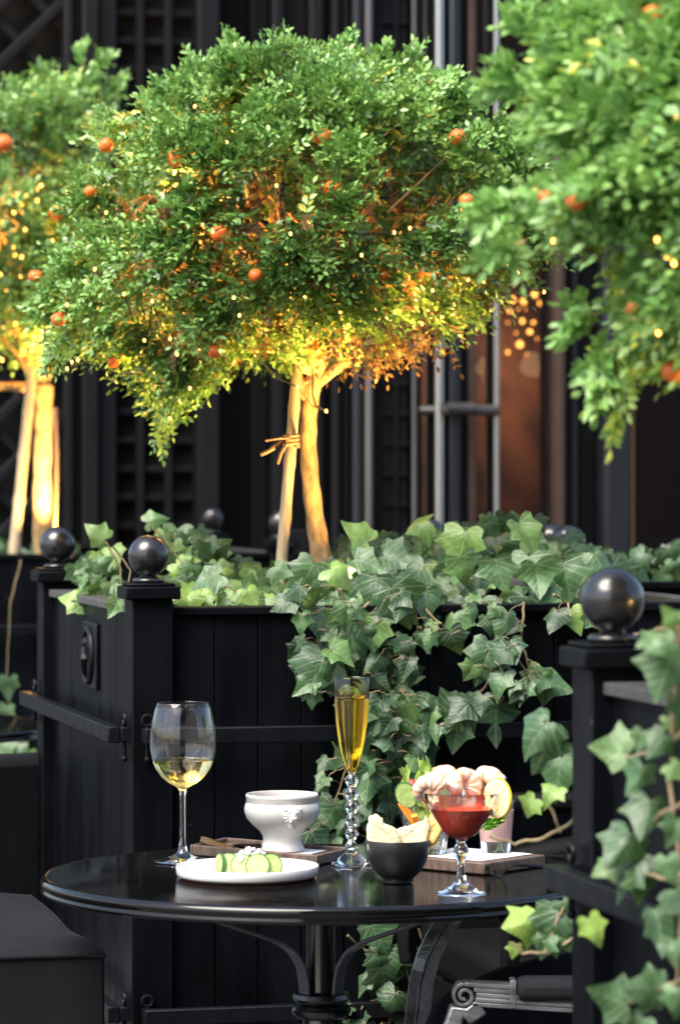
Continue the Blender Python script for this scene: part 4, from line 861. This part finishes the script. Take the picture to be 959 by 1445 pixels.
# vegetable glass
vc = Vector(((601-CX)*4.725/F, 4.725, B2T+.0013)); VG = empty('tumbler', vc, 0, 'clear tumbler of raw vegetable sticks behind the black bowl', 'tumbler')
go = [(0,.0008),(.0270,.0008),(.0280,.002),(.0300,.020),(.0345,.050),(.0392,.079),(.0385,.0796)]; gi = [(0,.009),(.0250,.009),(.0280,.022),(.0325,.051),(.0374,.079)]
m = MB().lathe(go+gi[::-1], 60)
for i, v in enumerate(m.v):
    a = math.atan2(v[1], v[0])
    if i < 60*6 and .004 < v[2] < .045: f_ = 1-.05*abs(math.cos(8*a)); m.v[i] = (v[0]*f_, v[1]*f_, v[2])
m.build('glass', M['glass'], VG, sharp=50)
def stick(name, label, cat, grp, a, b, w_, t_, mt, rnd=True):
    a, b = Vector(a), Vector(b); d = (b-a).normalized(); m = MB(); sd_ = d.cross(Vector((0,1,0))).normalized()
    if rnd: m.tube([a-a, (b-a)*.5, (b-a)*.97, b-a], [w_, w_*1.02, w_*.9, w_*.35], 12)
    else: m.bar([a-a, (b-a)*.5, b-a], sd_, w_*2, t_)
    return tag(m.build(name, M[mt], loc=a, bevel=0 if rnd else .0012), label, cat, grp)
vz = vc.z+.011; VB = lambda dx, dy: Vector((vc.x+dx, vc.y+dy, vz))
stick('carrot_stick', 'carrot stick leaning left in the vegetable tumbler', 'carrot stick', 'carrot sticks', VB(.006,-.020), P(565,1132,4.695), .0050, .009, 'carrot', False)
stick('carrot_stick', 'carrot stick standing right of the leaning one in the tumbler', 'carrot stick', 'carrot sticks', VB(-.006,-.016), P(584,1150,4.69), .0048, .009, 'carrot', False)
stick('carrot_stick', 'thin carrot stick crossing the right side of the tumbler', 'carrot stick', 'carrot sticks', VB(-.004,.006), P(628,1150,4.72), .0040, .008, 'carrot', False)
stick('celery_stick', 'pale celery stick in the vegetable tumbler', 'celery', None, VB(.004,-.008), P(575,1138,4.705), .0050, .008, 'celery', False)
stick('pepper_strip', 'yellow pepper strip sticking up behind the lettuce', 'pepper strip', None, VB(.004,.012), P(613,1083,4.745), .0062, .008, 'pepper')
stick('asparagus_spear', 'green asparagus spear leaning right behind the shrimps', 'asparagus', 'asparagus spears', VB(.000,.016), P(662,1085,4.75), .0042, .008, 'asparagus')
stick('asparagus_spear', 'second asparagus spear tip just right of the first', 'asparagus', 'asparagus spears', VB(.006,.018), P(672,1093,4.755), .0040, .008, 'asparagus')
stick('asparagus_spear', 'short asparagus tip showing above the left shrimp', 'asparagus', 'asparagus spears', VB(.006,.010), P(634,1087,4.74), .0036, .008, 'asparagus')
def ruffle(name, label, cat, base, tip, wid, mt, seed, bend=.3):
    rs = np.random.default_rng(seed); a, b = Vector(base), Vector(tip); d = b-a; L_ = d.length; d.normalize(); sd_ = Vector((1,-.35,0)); sd_ = (sd_-d*sd_.dot(d)).normalized(); nn_ = d.cross(sd_); nu, nv = 15, 19; vs = []; 
    for lay in (0, 1):
        for j in range(nv):
            v_ = j/(nv-1); ww = wid*(.25+.75*math.sin(math.pi*min(1, v_*.62+.28)))
            for i in range(nu):
                x = i/(nu-1)*2-1; e_ = abs(x)**2*.012*math.sin(v_*24+x*3+seed)+.006*math.sin(x*9+v_*17)
                vs.append(d*(v_*L_+.004*math.sin(x*8+seed))+sd_*(x*ww)+nn_*(e_+bend*x*x*wid+.0011*lay))
    fs = []; q0 = nu*nv
    for j in range(nv-1):
        for i in range(nu-1):
            k0 = j*nu+i; fs += [(k0, k0+1, k0+nu+1, k0+nu), (q0+k0, q0+k0+nu, q0+k0+nu+1, q0+k0+1)]
    m = MB(); m.add(vs, fs); return tag(m.build(name, M[mt], loc=a, sharp=80), label, cat, 'lettuce leaves in the tumbler' if cat == 'lettuce' else None)
ruffle('lettuce_leaf', 'narrow pale lettuce leaf at the left of the tumbler', 'lettuce', VB(-.004,.000), P(568,1085,4.715), .0105, 'lettuce', 1)
ruffle('lettuce_leaf', 'tallest frilly lettuce leaf rising from the tumbler', 'lettuce', VB(.002,.004), P(597,1070,4.735), .0150, 'lettuce', 3)
ruffle('herb_leaf', 'small bright green herb leaf against the pink sauce glass', 'herb', P(680,1168,4.70), P(712,1152,4.69), .0075, 'herb', 5)
# cucumber round and radish in the tumbler
e = MB(); e2 = MB(); rr = .0185; e.lathe([(0,-.0022),(rr,-.0022),(rr,.0022),(0,.0022)], 32); e2.lathe([(0,-.0026),(rr*.92,-.0026),(rr*.92,.0026),(0,.0026)], 32)
Mc = Matrix.Rotation(math.radians(-28), 4, 'Y') @ Matrix.Rotation(math.radians(98), 4, 'X') @ Matrix.Scale(.8, 4, (1,0,0))
for q_ in (e, e2): q_.v = [tuple(Mc @ Vector(v)) for v in q_.v]
CK = empty('cucumber_round', P(573,1122,4.692), 0, 'dark-edged cucumber round tucked in the vegetable tumbler', 'cucumber slice'); e.build('peel', M['cuc_skin'], CK); e2.build('flesh', M['cuc_flesh'], CK)
tag(MB().sphere((0,0,0), .0100, 20, 14, (.7,.7,1.2)).build('radish', M['radish'], loc=P(581,1112,4.712)), 'red radish piece behind the cucumber round', 'radish')
# pink sauce glass
gc = Vector(((699-CX)*4.745/F, 4.745, B2T+.0013)); PG = empty('tumbler', gc, 0, 'small tumbler of pink sauce on the thick board', 'tumbler')
go = [(0,.0006),(.0198,.0006),(.0204,.0015),(.0218,.020),(.0262,.0715),(.0258,.0722)]; gi = [(0,.0150),(.0192,.0155),(.0202,.022),(.0250,.0715)]
MB().lathe(go+gi[::-1], 48).build('glass', M['glass'], PG, sharp=50)
MB().lathe([(0,.0150),(.0193,.0156),(.0204,.022),(.0242,.059),(.0228,.0600),(0,.0596)], 48).build('pink_sauce', M['pink'], PG)

# fork
fp = [(684,1222,4.63),(691,1230,4.615),(699,1234,4.612),(707,1233,4.61),(714,1227,4.61),(722,1222,4.61),(740,1222,4.612),(772,1225,4.62),(800,1228,4.63)]
FK = empty('fork', onz(740,1236,TZ), 0, 'bronze fork leaning on the thick board\'s right edge', 'fork'); o_ = FK.location
m = MB(); m.bar([P(x, y-1, Y)-o_ for x, y, Y in fp[4:]], (0,.9,.35), [.005,.0045,.0055,.008,.010], .0022); m.build('handle', M['bronze'], FK, bevel=.0006)
m = MB(); pp = [P(x, y-1, Y)-o_ for x, y, Y in fp[:5]]
m.bar(pp[2:], (0,.9,.35), [.020,.018,.006], .0018)
for q_ in (-.0075,-.0025,.0025,.0075): m.bar([p+Vector((0,.9,.35)).normalized()*q_ for p in pp[:3]], (0,.9,.35), .0026, .0016)
m.build('tines', M['bronze'], FK, bevel=.0004)

# ------------------------------------------------------------------ chairs
def make_chair():
    r = empty('armchair', (0,0,0)); wd = M['chair_wood']
    def arm(y, fx):
        m = MB(); zc = .626 if y < 0 else .682; up_ = zc-.626; sc = Vector((-.245+fx, y, zc)); pts = []
        for i in range(40):
            u_ = i/39; a = math.radians(90+560*(1-u_)); rd = .0035+.0115*u_; pts.append(sc+Vector((math.cos(a)*rd, 0, math.sin(a)*rd)))
        m.bar(pts, (0,1,0), .034, .0042)
        for j, (z0, x0) in enumerate(((.0145,0),(.0085,.012),(.0025,.015),(-.0035,.014),(-.0095,.010))):    # reeded rail
            top_cut = .060 if j < 2 else .47
            ln = [sc+Vector((x0+(top_cut-x0)*q_/8, 0, z0-.030*((x0+(top_cut-x0)*q_/8)/.47)**1.0-(0 if j < 2 else .0))) for q_ in range(9)]
            m.bar(ln, (0,1,0), .034, .0050)
        m.obox(sc+Vector((.061,0,.002)), (.0035,0,0), (0,.018,0), (0,0,.017))
        o = m.build('arm', wd, r, bevel=.0012)
        p = MB(); p.box(-.181+fx, .16, y-.023, y+.023, .618+up_*.6, .648+up_*.6); p.build('arm_pad', M['fabric2'], r, bevel=.011)
    arm(-.25, 0); arm(.25, 0)
    for y, dx, rot in ((-.25,.022,0), (.25,0,38)):
        pts = [Vector((x+dx, y, z)) for x, z in ((-.245,.66 if y > 0 else .612),(-.262,.634 if y > 0 else .60),(-.276,.606),(-.286,.572),(-.290,.535),(-.294,.50),(-.297,.47),(-.292,.44))]
        s_ = Vector((math.sin(math.radians(rot)), math.cos(math.radians(rot)), 0)); m = MB(); m.bar(pts, s_, .034, .022); m.build('arm_support', wd, r, bevel=.003)
    ol = [(-.285,.44),(-.284,.515),(-.27,.545),(-.243,.567),(-.184,.594),(-.125,.609),(-.076,.617),(.05,.63),(.24,.66),(.24,.44)]
    for y in (.19, -.24):
        if y < 0: continue
        Mx = Matrix.Translation((0, y, 0)) @ Matrix.Rotation(math.radians(90), 4, 'X'); m = MB(); m.prism(ol, -.03, .03, Mx); m.build('side_panel', M['fabric2'], r, bevel=.016)
    m = MB(); m.box(-.27, .25, -.235, .235, .38, .43); m.build('seat_rail', wd, r, bevel=.004)
    m = MB(); m.box(-.28, .24, -.225, .155, .43, .50); m.build('seat_cushion', M['fabric2'], r, bevel=.02)
    m = MB(); pts = [Vector((.245, y, 0)) for y in (-.24,)]; bk = []
    for i in range(13):
        y = -.24+.48*i/12; bk.append((.275+.02*math.cos(y*6), y))
    vs = []; fs = []
    for x, y in bk: vs += [(x-.03,y,.45),(x+.02,y,.45),(x+.055,y,.745),(x+.03,y,.76),(x+.005,y,.745)]
    for i in range(12): fs += [(i*5+k_, i*5+(k_+1) % 5, i*5+5+(k_+1) % 5, i*5+5+k_) for k_ in range(5)]
    fs += [(4,3,2,1,0), (60,61,62,63,64)]
    m.add(vs, fs); m.build('backrest', M['fabric2'], r, bevel=.012)
    for y in (-.25, .25): m = MB(); m.bar([(.25,y,0),(.255,y,.4),(.285,y,.6),(.33,y,.76)], (0,1,0), .03, .028); m.build('back_post', wd, r, bevel=.004)
    for y in (-.235, .235): m = MB(); m.tube([(-.25,y,.38),(-.25,y,.30),(-.252,y,0)], [.022,.02,.013], 12); m.build('leg', wd, r)
    return r
GA = 'black armchairs round the tables'
CH = make_chair(); CH.location = (.40, 4.60, 0); tag(CH, 'black armchair with scrolled reeded arm tucked under the table\'s right', 'armchair', GA)
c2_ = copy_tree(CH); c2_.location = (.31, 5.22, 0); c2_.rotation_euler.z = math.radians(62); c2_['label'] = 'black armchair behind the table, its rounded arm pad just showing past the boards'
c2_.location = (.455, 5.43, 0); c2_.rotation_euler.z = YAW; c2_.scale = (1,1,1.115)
for q_ in kids(c2_): q_.material_slots[0].link = 'OBJECT'; q_.material_slots[0].material = M['facade_dark']  # whole chair darkened to imitate the deep shade under the table
c3_ = copy_tree(CH); c3_.location = (-.83, 6.75, 0); c3_.rotation_euler.z = math.radians(-60); c3_['label'] = 'dark armchair in shadow at the left edge beside the empty table'
# covered armchair / bench end at the left
be = empty('covered_seat', (-.312, 4.6, 0), YAW, 'bench end under a black fabric cover in the lower left corner', 'seat')
m = MB(); nx, ny = 20, 16; W_, D_ = 1.0, .66; zt_ = .646; vs = []; rs = np.random.default_rng(9)
def topz(x, y): return zt_-.010*math.exp(-((x+.05)**2+(y-.30)**2)/.01)+.006*math.sin(x*9)*math.sin(y*7)-.002*math.exp(-(x/.02)**2)-.0015*math.exp(-(y/.02)**2)
for j in range(ny+1):
    for i in range(nx+1): x, y = -W_+W_*i/nx, D_*j/ny; vs.append((x, y, topz(x, y)))
fs = [(j*(nx+1)+i, j*(nx+1)+i+1, (j+1)*(nx+1)+i+1, (j+1)*(nx+1)+i) for j in range(ny) for i in range(nx)]
per = [i for i in range(nx+1)]+[(j)*(nx+1)+nx for j in range(1, ny+1)]+[ny*(nx+1)+i for i in range(nx-1, -1, -1)]+[j*(nx+1) for j in range(ny-1, 0, -1)]
L0 = len(vs); lv_ = 9
for q_ in range(1, lv_+1):
    for p_ in per:
        x, y, z = vs[p_]; f_ = q_/lv_; ox = .004*math.sin(14*x+9*y+q_*1.3)*math.sin(math.pi*min(1, f_*1.1)); vs.append((x+(ox if abs(x) < .01 else 0), y+(ox if y < .01 else 0), z*(1-f_)+.05*f_))
np_ = len(per); prev = per
for q_ in range(lv_):
    cur = [L0+q_*np_+k_ for k_ in range(np_)]
    fs += [(prev[k_], cur[k_], cur[(k_+1) % np_], prev[(k_+1) % np_]) for k_ in range(np_)]; prev = cur
m.add(vs, fs); m.build('cover', M['fabric'], be, bevel=.004, sharp=50)
m = MB(); sm_ = [(-W_+W_*i/nx, 0, topz(-W_+W_*i/nx, 0)) for i in range(nx+1)]+[(0, D_*j/ny, topz(0, D_*j/ny)) for j in range(1, ny+1)]
m.tube([(x+(.001 if abs(x) < .001 else 0), y-(.001 if y < .001 else 0), z-.003) for x, y, z in sm_], .0032, 8); m.build('piping', M['fabric2'], be)
m = MB()
for x in (-.95,-.06):
    for y in (.06,.60): m.box(x-.02, x+.02, y-.02, y+.02, 0, .06)
m.build('feet', M['black_metal'], be)

# ------------------------------------------------------------------ facade behind
YF = 12.0; SH = empty('shopfront', (0, YF, 0), YAW, 'dark timber shopfront with trellis panels and glazed doors behind the trees', 'building')
def SX(px): k = (px-CX)/F; return k*YF/(CU-SU*k)
def ZF(px, py): return ZC-(py-HY)*(YF+SU*SX(px))/F
def strip(name, px0, px1, y0, y1, z0, z1, mt, bevel=.006, parent=SH): return MB().box(SX(px0), SX(px1), y0, y1, z0, z1).build(name, M[mt], parent, bevel=bevel)
HT = 3.9
m = MB(); m.box(SX(-900), SX(596), .14, .30, 0, HT); m.box(SX(797), SX(893), .14, .30, 0, HT); m.box(SX(1500), SX(2200), .14, .30, 0, HT); m.box(SX(-900), SX(2200), .14, .30, HT, HT+2.5); m.build('wall', M['facade_dark'], SH)
# diagonal trellis
def clip_line(x0, z0, dx, dz, xa, xb, za, zb_):
    t0, t1 = -99, 99
    for p_, d_, lo, hi in ((x0, dx, xa, xb), (z0, dz, za, zb_)):
        a_, b_ = (lo-p_)/d_, (hi-p_)/d_; a_, b_ = min(a_, b_), max(a_, b_); t0, t1 = max(t0, a_), min(t1, b_)
    return (t0, t1) if t1 > t0+.02 else None
tp_ = empty('trellis_panel', (0,0,0)); tp_.parent = SH
xa, xb, za, zb_ = SX(-260), SX(92), .25, 3.7
for layer, sg in ((.060, 1), (.085, -1)):
    m = MB()
    for i in range(-40, 60):
        c = clip_line(xa+i*.20, za, 1/math.sqrt(2), sg/math.sqrt(2), xa, xb, za, zb_) if sg > 0 else clip_line(xa+i*.20, za, 1/math.sqrt(2), -1/math.sqrt(2), xa, xb, za, zb_)
        if not c: continue
        d_ = Vector((1/math.sqrt(2), 0, sg/math.sqrt(2))); p0 = Vector((xa+i*.20, layer, za)); m.bar([p0+d_*c[0], p0+d_*c[1]], (0,1,0), .022, .030)
    m.build('diagonal_slats', M['facade'], tp_, bevel=.002)
MB().box(xa, xb, .125, .138, za, zb_).build('backing', M['stucco'], tp_)
strip('stile', 92, 104, .0, .12, 0, HT, 'facade'); strip('pilaster', 104, 116, .02, .13, 0, HT, 'facade_dark'); strip('pilaster', 116, 138, -.02, .13, 0, HT, 'facade')
# square lattice
tq = empty('trellis_panel', (0,0,0)); tq.parent = SH; tq['label'] = 'square lattice panel'
strip('frame', 140, 166, .02, .13, .05, HT-.05, 'facade', parent=tq); strip('frame', 280, 310, .0, .13, .05, HT-.05, 'facade', parent=tq)
m = MB()
for px in (203, 243): m.box(SX(px-5), SX(px+5), .062, .086, .3, 3.8)
for i in range(-3, 26): z = ZF(220, 18)+.4-i*.098*1.0; 
z = 3.75
while z > .3: m.box(SX(166), SX(280), .087, .108, z-.011, z+.011); z -= .098
m.build('square_slats', M['facade'], tq, bevel=.002); MB().box(SX(166), SX(280), .120, .134, .05, HT-.05).build('backing', M['stucco'], tq)
strip('pilaster', 360, 384, .06, .135, 0, HT, 'facade_dark')
# panelled pier
pn = empty('panelled_pier', (0,0,0)); pn.parent = SH
strip('stile', 386, 400, .0, .13, 0, HT, 'facade', parent=pn); strip('stile', 438, 456, .0, .13, 0, HT, 'facade', parent=pn)
for z in (.3, 1.0, 1.75, 2.55, 3.2): MB().box(SX(400), SX(438), .02, .069, z, z+.09).build('cross_rail', M['facade'], pn, bevel=.004)
strip('panel', 400, 438, .07, .13, 0, HT, 'facade', parent=pn)
def shaft(name, px0, px1, yc, mt, parent=SH): a, b = SX(px0), SX(px1); return MB().tube([((a+b)/2, yc, 0.0), ((a+b)/2, yc, HT)], (b-a)/2, 24).build(name, M[mt], parent)
strip('moulding', 458, 466, .03, .13, 0, HT, 'facade_dark'); shaft('column', 468, 486, .04, 'facade'); strip('moulding', 487, 496, .02, .13, 0, HT, 'facade_dark'); shaft('column', 496, 512, .0, 'facade_blue'); 
M['facade_grey'] = mat('worn grey metal bead', (.15,.14,.135), .4, metal=.6, var=.2, scale=6, aniso=(6,6,.4)); shaft('column_bead', 513, 523, -.02, 'facade_grey')
strip('panel', 524, 582, .06, .13, 0, HT, 'facade'); strip('panel_frame', 524, 540, .02, .059, 0, HT, 'facade_dark')
m = MB(); z = 3.7
while z > .3: m.box(SX(541), SX(581), .045, .0585, z-.008, z+.008); z -= .105
m.box(SX(560), SX(564), .035, .0445, .2, 3.8); m.build('square_slats', M['facade'], SH)
shaft('edge_bead', 583, 589, .02, 'facade_grey')
# doors
dr = empty('door', (0,0,0)); dr.parent = SH
MB().box(SX(597), SX(612), .075, .081, .12, 3.4).build('pane', M['pane'], dr); MB().box(SX(676), SX(697), .075, .081, .12, 3.4).build('pane', M['pane'], dr); MB().box(SX(709), SX(785), .075, .081, .12, 3.4).build('pane', M['pane'], dr)
m = MB(); m.box(SX(590), SX(597), .03, .13, 0, HT); m.box(SX(613), SX(634), .05, .12, 0, 3.5); m.box(SX(651), SX(664), .04, .12, 0, 3.5); m.box(SX(697.5), SX(708.5), .05, .12, 0, 3.5); m.box(SX(597.3), SX(785), .05, .12, 0, .11); m.box(SX(597.3), SX(785), .05, .12, 3.42, 3.52); m.build('frame', M['facade_dark'], dr, bevel=.004)
m = MB(); m.box(SX(634.5), SX(650.5), .0, .12, 0, 3.5); m.build('astragal', M['facade_blue'], dr, bevel=.012)
strip('door_edge', 664.5, 675, .03, .12, 0, 3.5, 'facade_brown', parent=dr); strip('frame', 785.5, 797, .0, .13, 0, HT, 'facade_brown', parent=dr)
a, b = SX(613), SX(627); MB().tube([((a+b)/2, .01, .05), ((a+b)/2, .01, 3.45)], (b-a)/2*.9, 20).build('pull_handle', M['steel'], dr)
a, b = SX(698.5), SX(706); MB().tube([((a+b)/2, .02, .05), ((a+b)/2, .02, 3.45)], (b-a)/2*.9, 20).build('pull_handle', M['steel2'] if 'steel2' in M else M['steel'], dr)
zb2 = ZF(650, 579); MB().tube([(SX(590), .05, zb2), (SX(637), .0, zb2)], .016, 12).tube([(SX(626), -.03, zb2+.005), (SX(665), -.03, zb2+.005)], .022, 14).tube([(SX(668), -.01, zb2), (SX(701), -.01, zb2)], .02, 14).build('push_bar', M['push_bar'], dr)
# right jamb, pier and window
strip('jamb', 797.5, 812, .04, .13, 0, HT, 'facade_dark'); shaft('column_bead', 813, 822, .06, 'facade_blue'); strip('jamb', 823, 848, .07, .13, 0, HT, 'facade_dark'); strip('pilaster', 850, 889, -.02, .13, 0, HT, 'facade_blue', .02); strip('strip', 890, 894, .0, .1, 0, HT, 'copper', .002)
wn = empty('window', (0,0,0)); wn.parent = SH
MB().box(SX(895), SX(1150), .075, .081, ZF(930,782), 3.4).build('pane', M['pane'], wn)
m = MB(); zs = ZF(930,786); m.box(SX(895), SX(1500), .02, .13, zs-.04, zs); m.box(SX(895), SX(1500), .02, .13, 3.42, 3.55); m.box(SX(1150.5), SX(1190), .02, .13, zs, 3.42); m.build('frame', M['facade_dark'], wn, bevel=.004)
MB().box(SX(1190.5), SX(1500), .075, .081, zs, 3.4).build('pane', M['pane'], wn)
m = MB(); 
for i in range(24): m.box(SX(895)+i*.07+.002, SX(895)+i*.07+.068, .04, .13, 0, zs-.042)
m.build('stall_riser', M['facade'], wn, bevel=.002)
MB().box(SX(894), SX(1500), .2, .22, 0, HT).build('dark_backing', M['facade_dark'], wn)  # added dark sheet imitating an unlit interior behind this window
# the room behind the glass; its mottled brown imitates reflections in the panes
m = MB(); m.box(SX(520), SX(1500), 2.6, 2.7, 0, HT); m.box(SX(520)-.1, SX(520), .31, 2.6, 0, HT); m.box(SX(1500), SX(1500)+.1, .31, 2.6, 0, HT); m.build('room_wall', M['room'], SH)
MB().box(SX(520), SX(1500), .31, 2.7, HT+.001, HT+.05).build('room_ceiling', M['facade_dark'], SH)
ins = empty('mirrored_lights', (0,0,0), YAW, 'added warm bulbs behind the door glass, standing in for lights mirrored in it', 'stand-in lights'); ins.location = SH.location  # added bulbs imitate fairy lights mirrored in the door glass
Yb = 14.0
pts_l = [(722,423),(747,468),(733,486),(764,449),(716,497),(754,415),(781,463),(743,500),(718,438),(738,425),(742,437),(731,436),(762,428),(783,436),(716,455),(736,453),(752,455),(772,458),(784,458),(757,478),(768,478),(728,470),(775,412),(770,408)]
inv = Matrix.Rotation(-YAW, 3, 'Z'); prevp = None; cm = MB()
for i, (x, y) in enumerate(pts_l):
    p = inv @ (P(x, y, Yb+random.uniform(-.3,.3))-ins.location); bo = MB().sphere((0,0,0), random.choice((.004,.007,.010,.013)), 14, 10).build('bulb', M['mirrored_light'], ins, loc=p)  # added bulb standing in for a mirrored light
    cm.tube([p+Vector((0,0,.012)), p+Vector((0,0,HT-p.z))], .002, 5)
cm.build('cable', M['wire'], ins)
for (x, y, pw) in ((752,515,3.4), (690,520,1.6)):  # point lights added to brighten the brown wall behind the panes
    ld = bpy.data.lights.new('room_fill_light', 'POINT'); ld.energy = pw; ld.color = (1,.66,.40); ld.shadow_soft_size = .05
    lo = bpy.data.objects.new('room_fill_light', ld); COL.objects.link(lo); lo.parent = ins; lo.location = inv @ (P(x, y, Yb+.45)-ins.location)

# ------------------------------------------------------------------ unseen brick building added behind the camera to shade the front and fill reflections
bk = empty('brick_blocker', (3.5,-7,0), math.radians(-12), 'unseen red brick building added to shade the front, reflected in the glass', 'building')
MB().box(-5.0, 22, -3, 0, 0, 13).build('wall', M['brick'], bk)
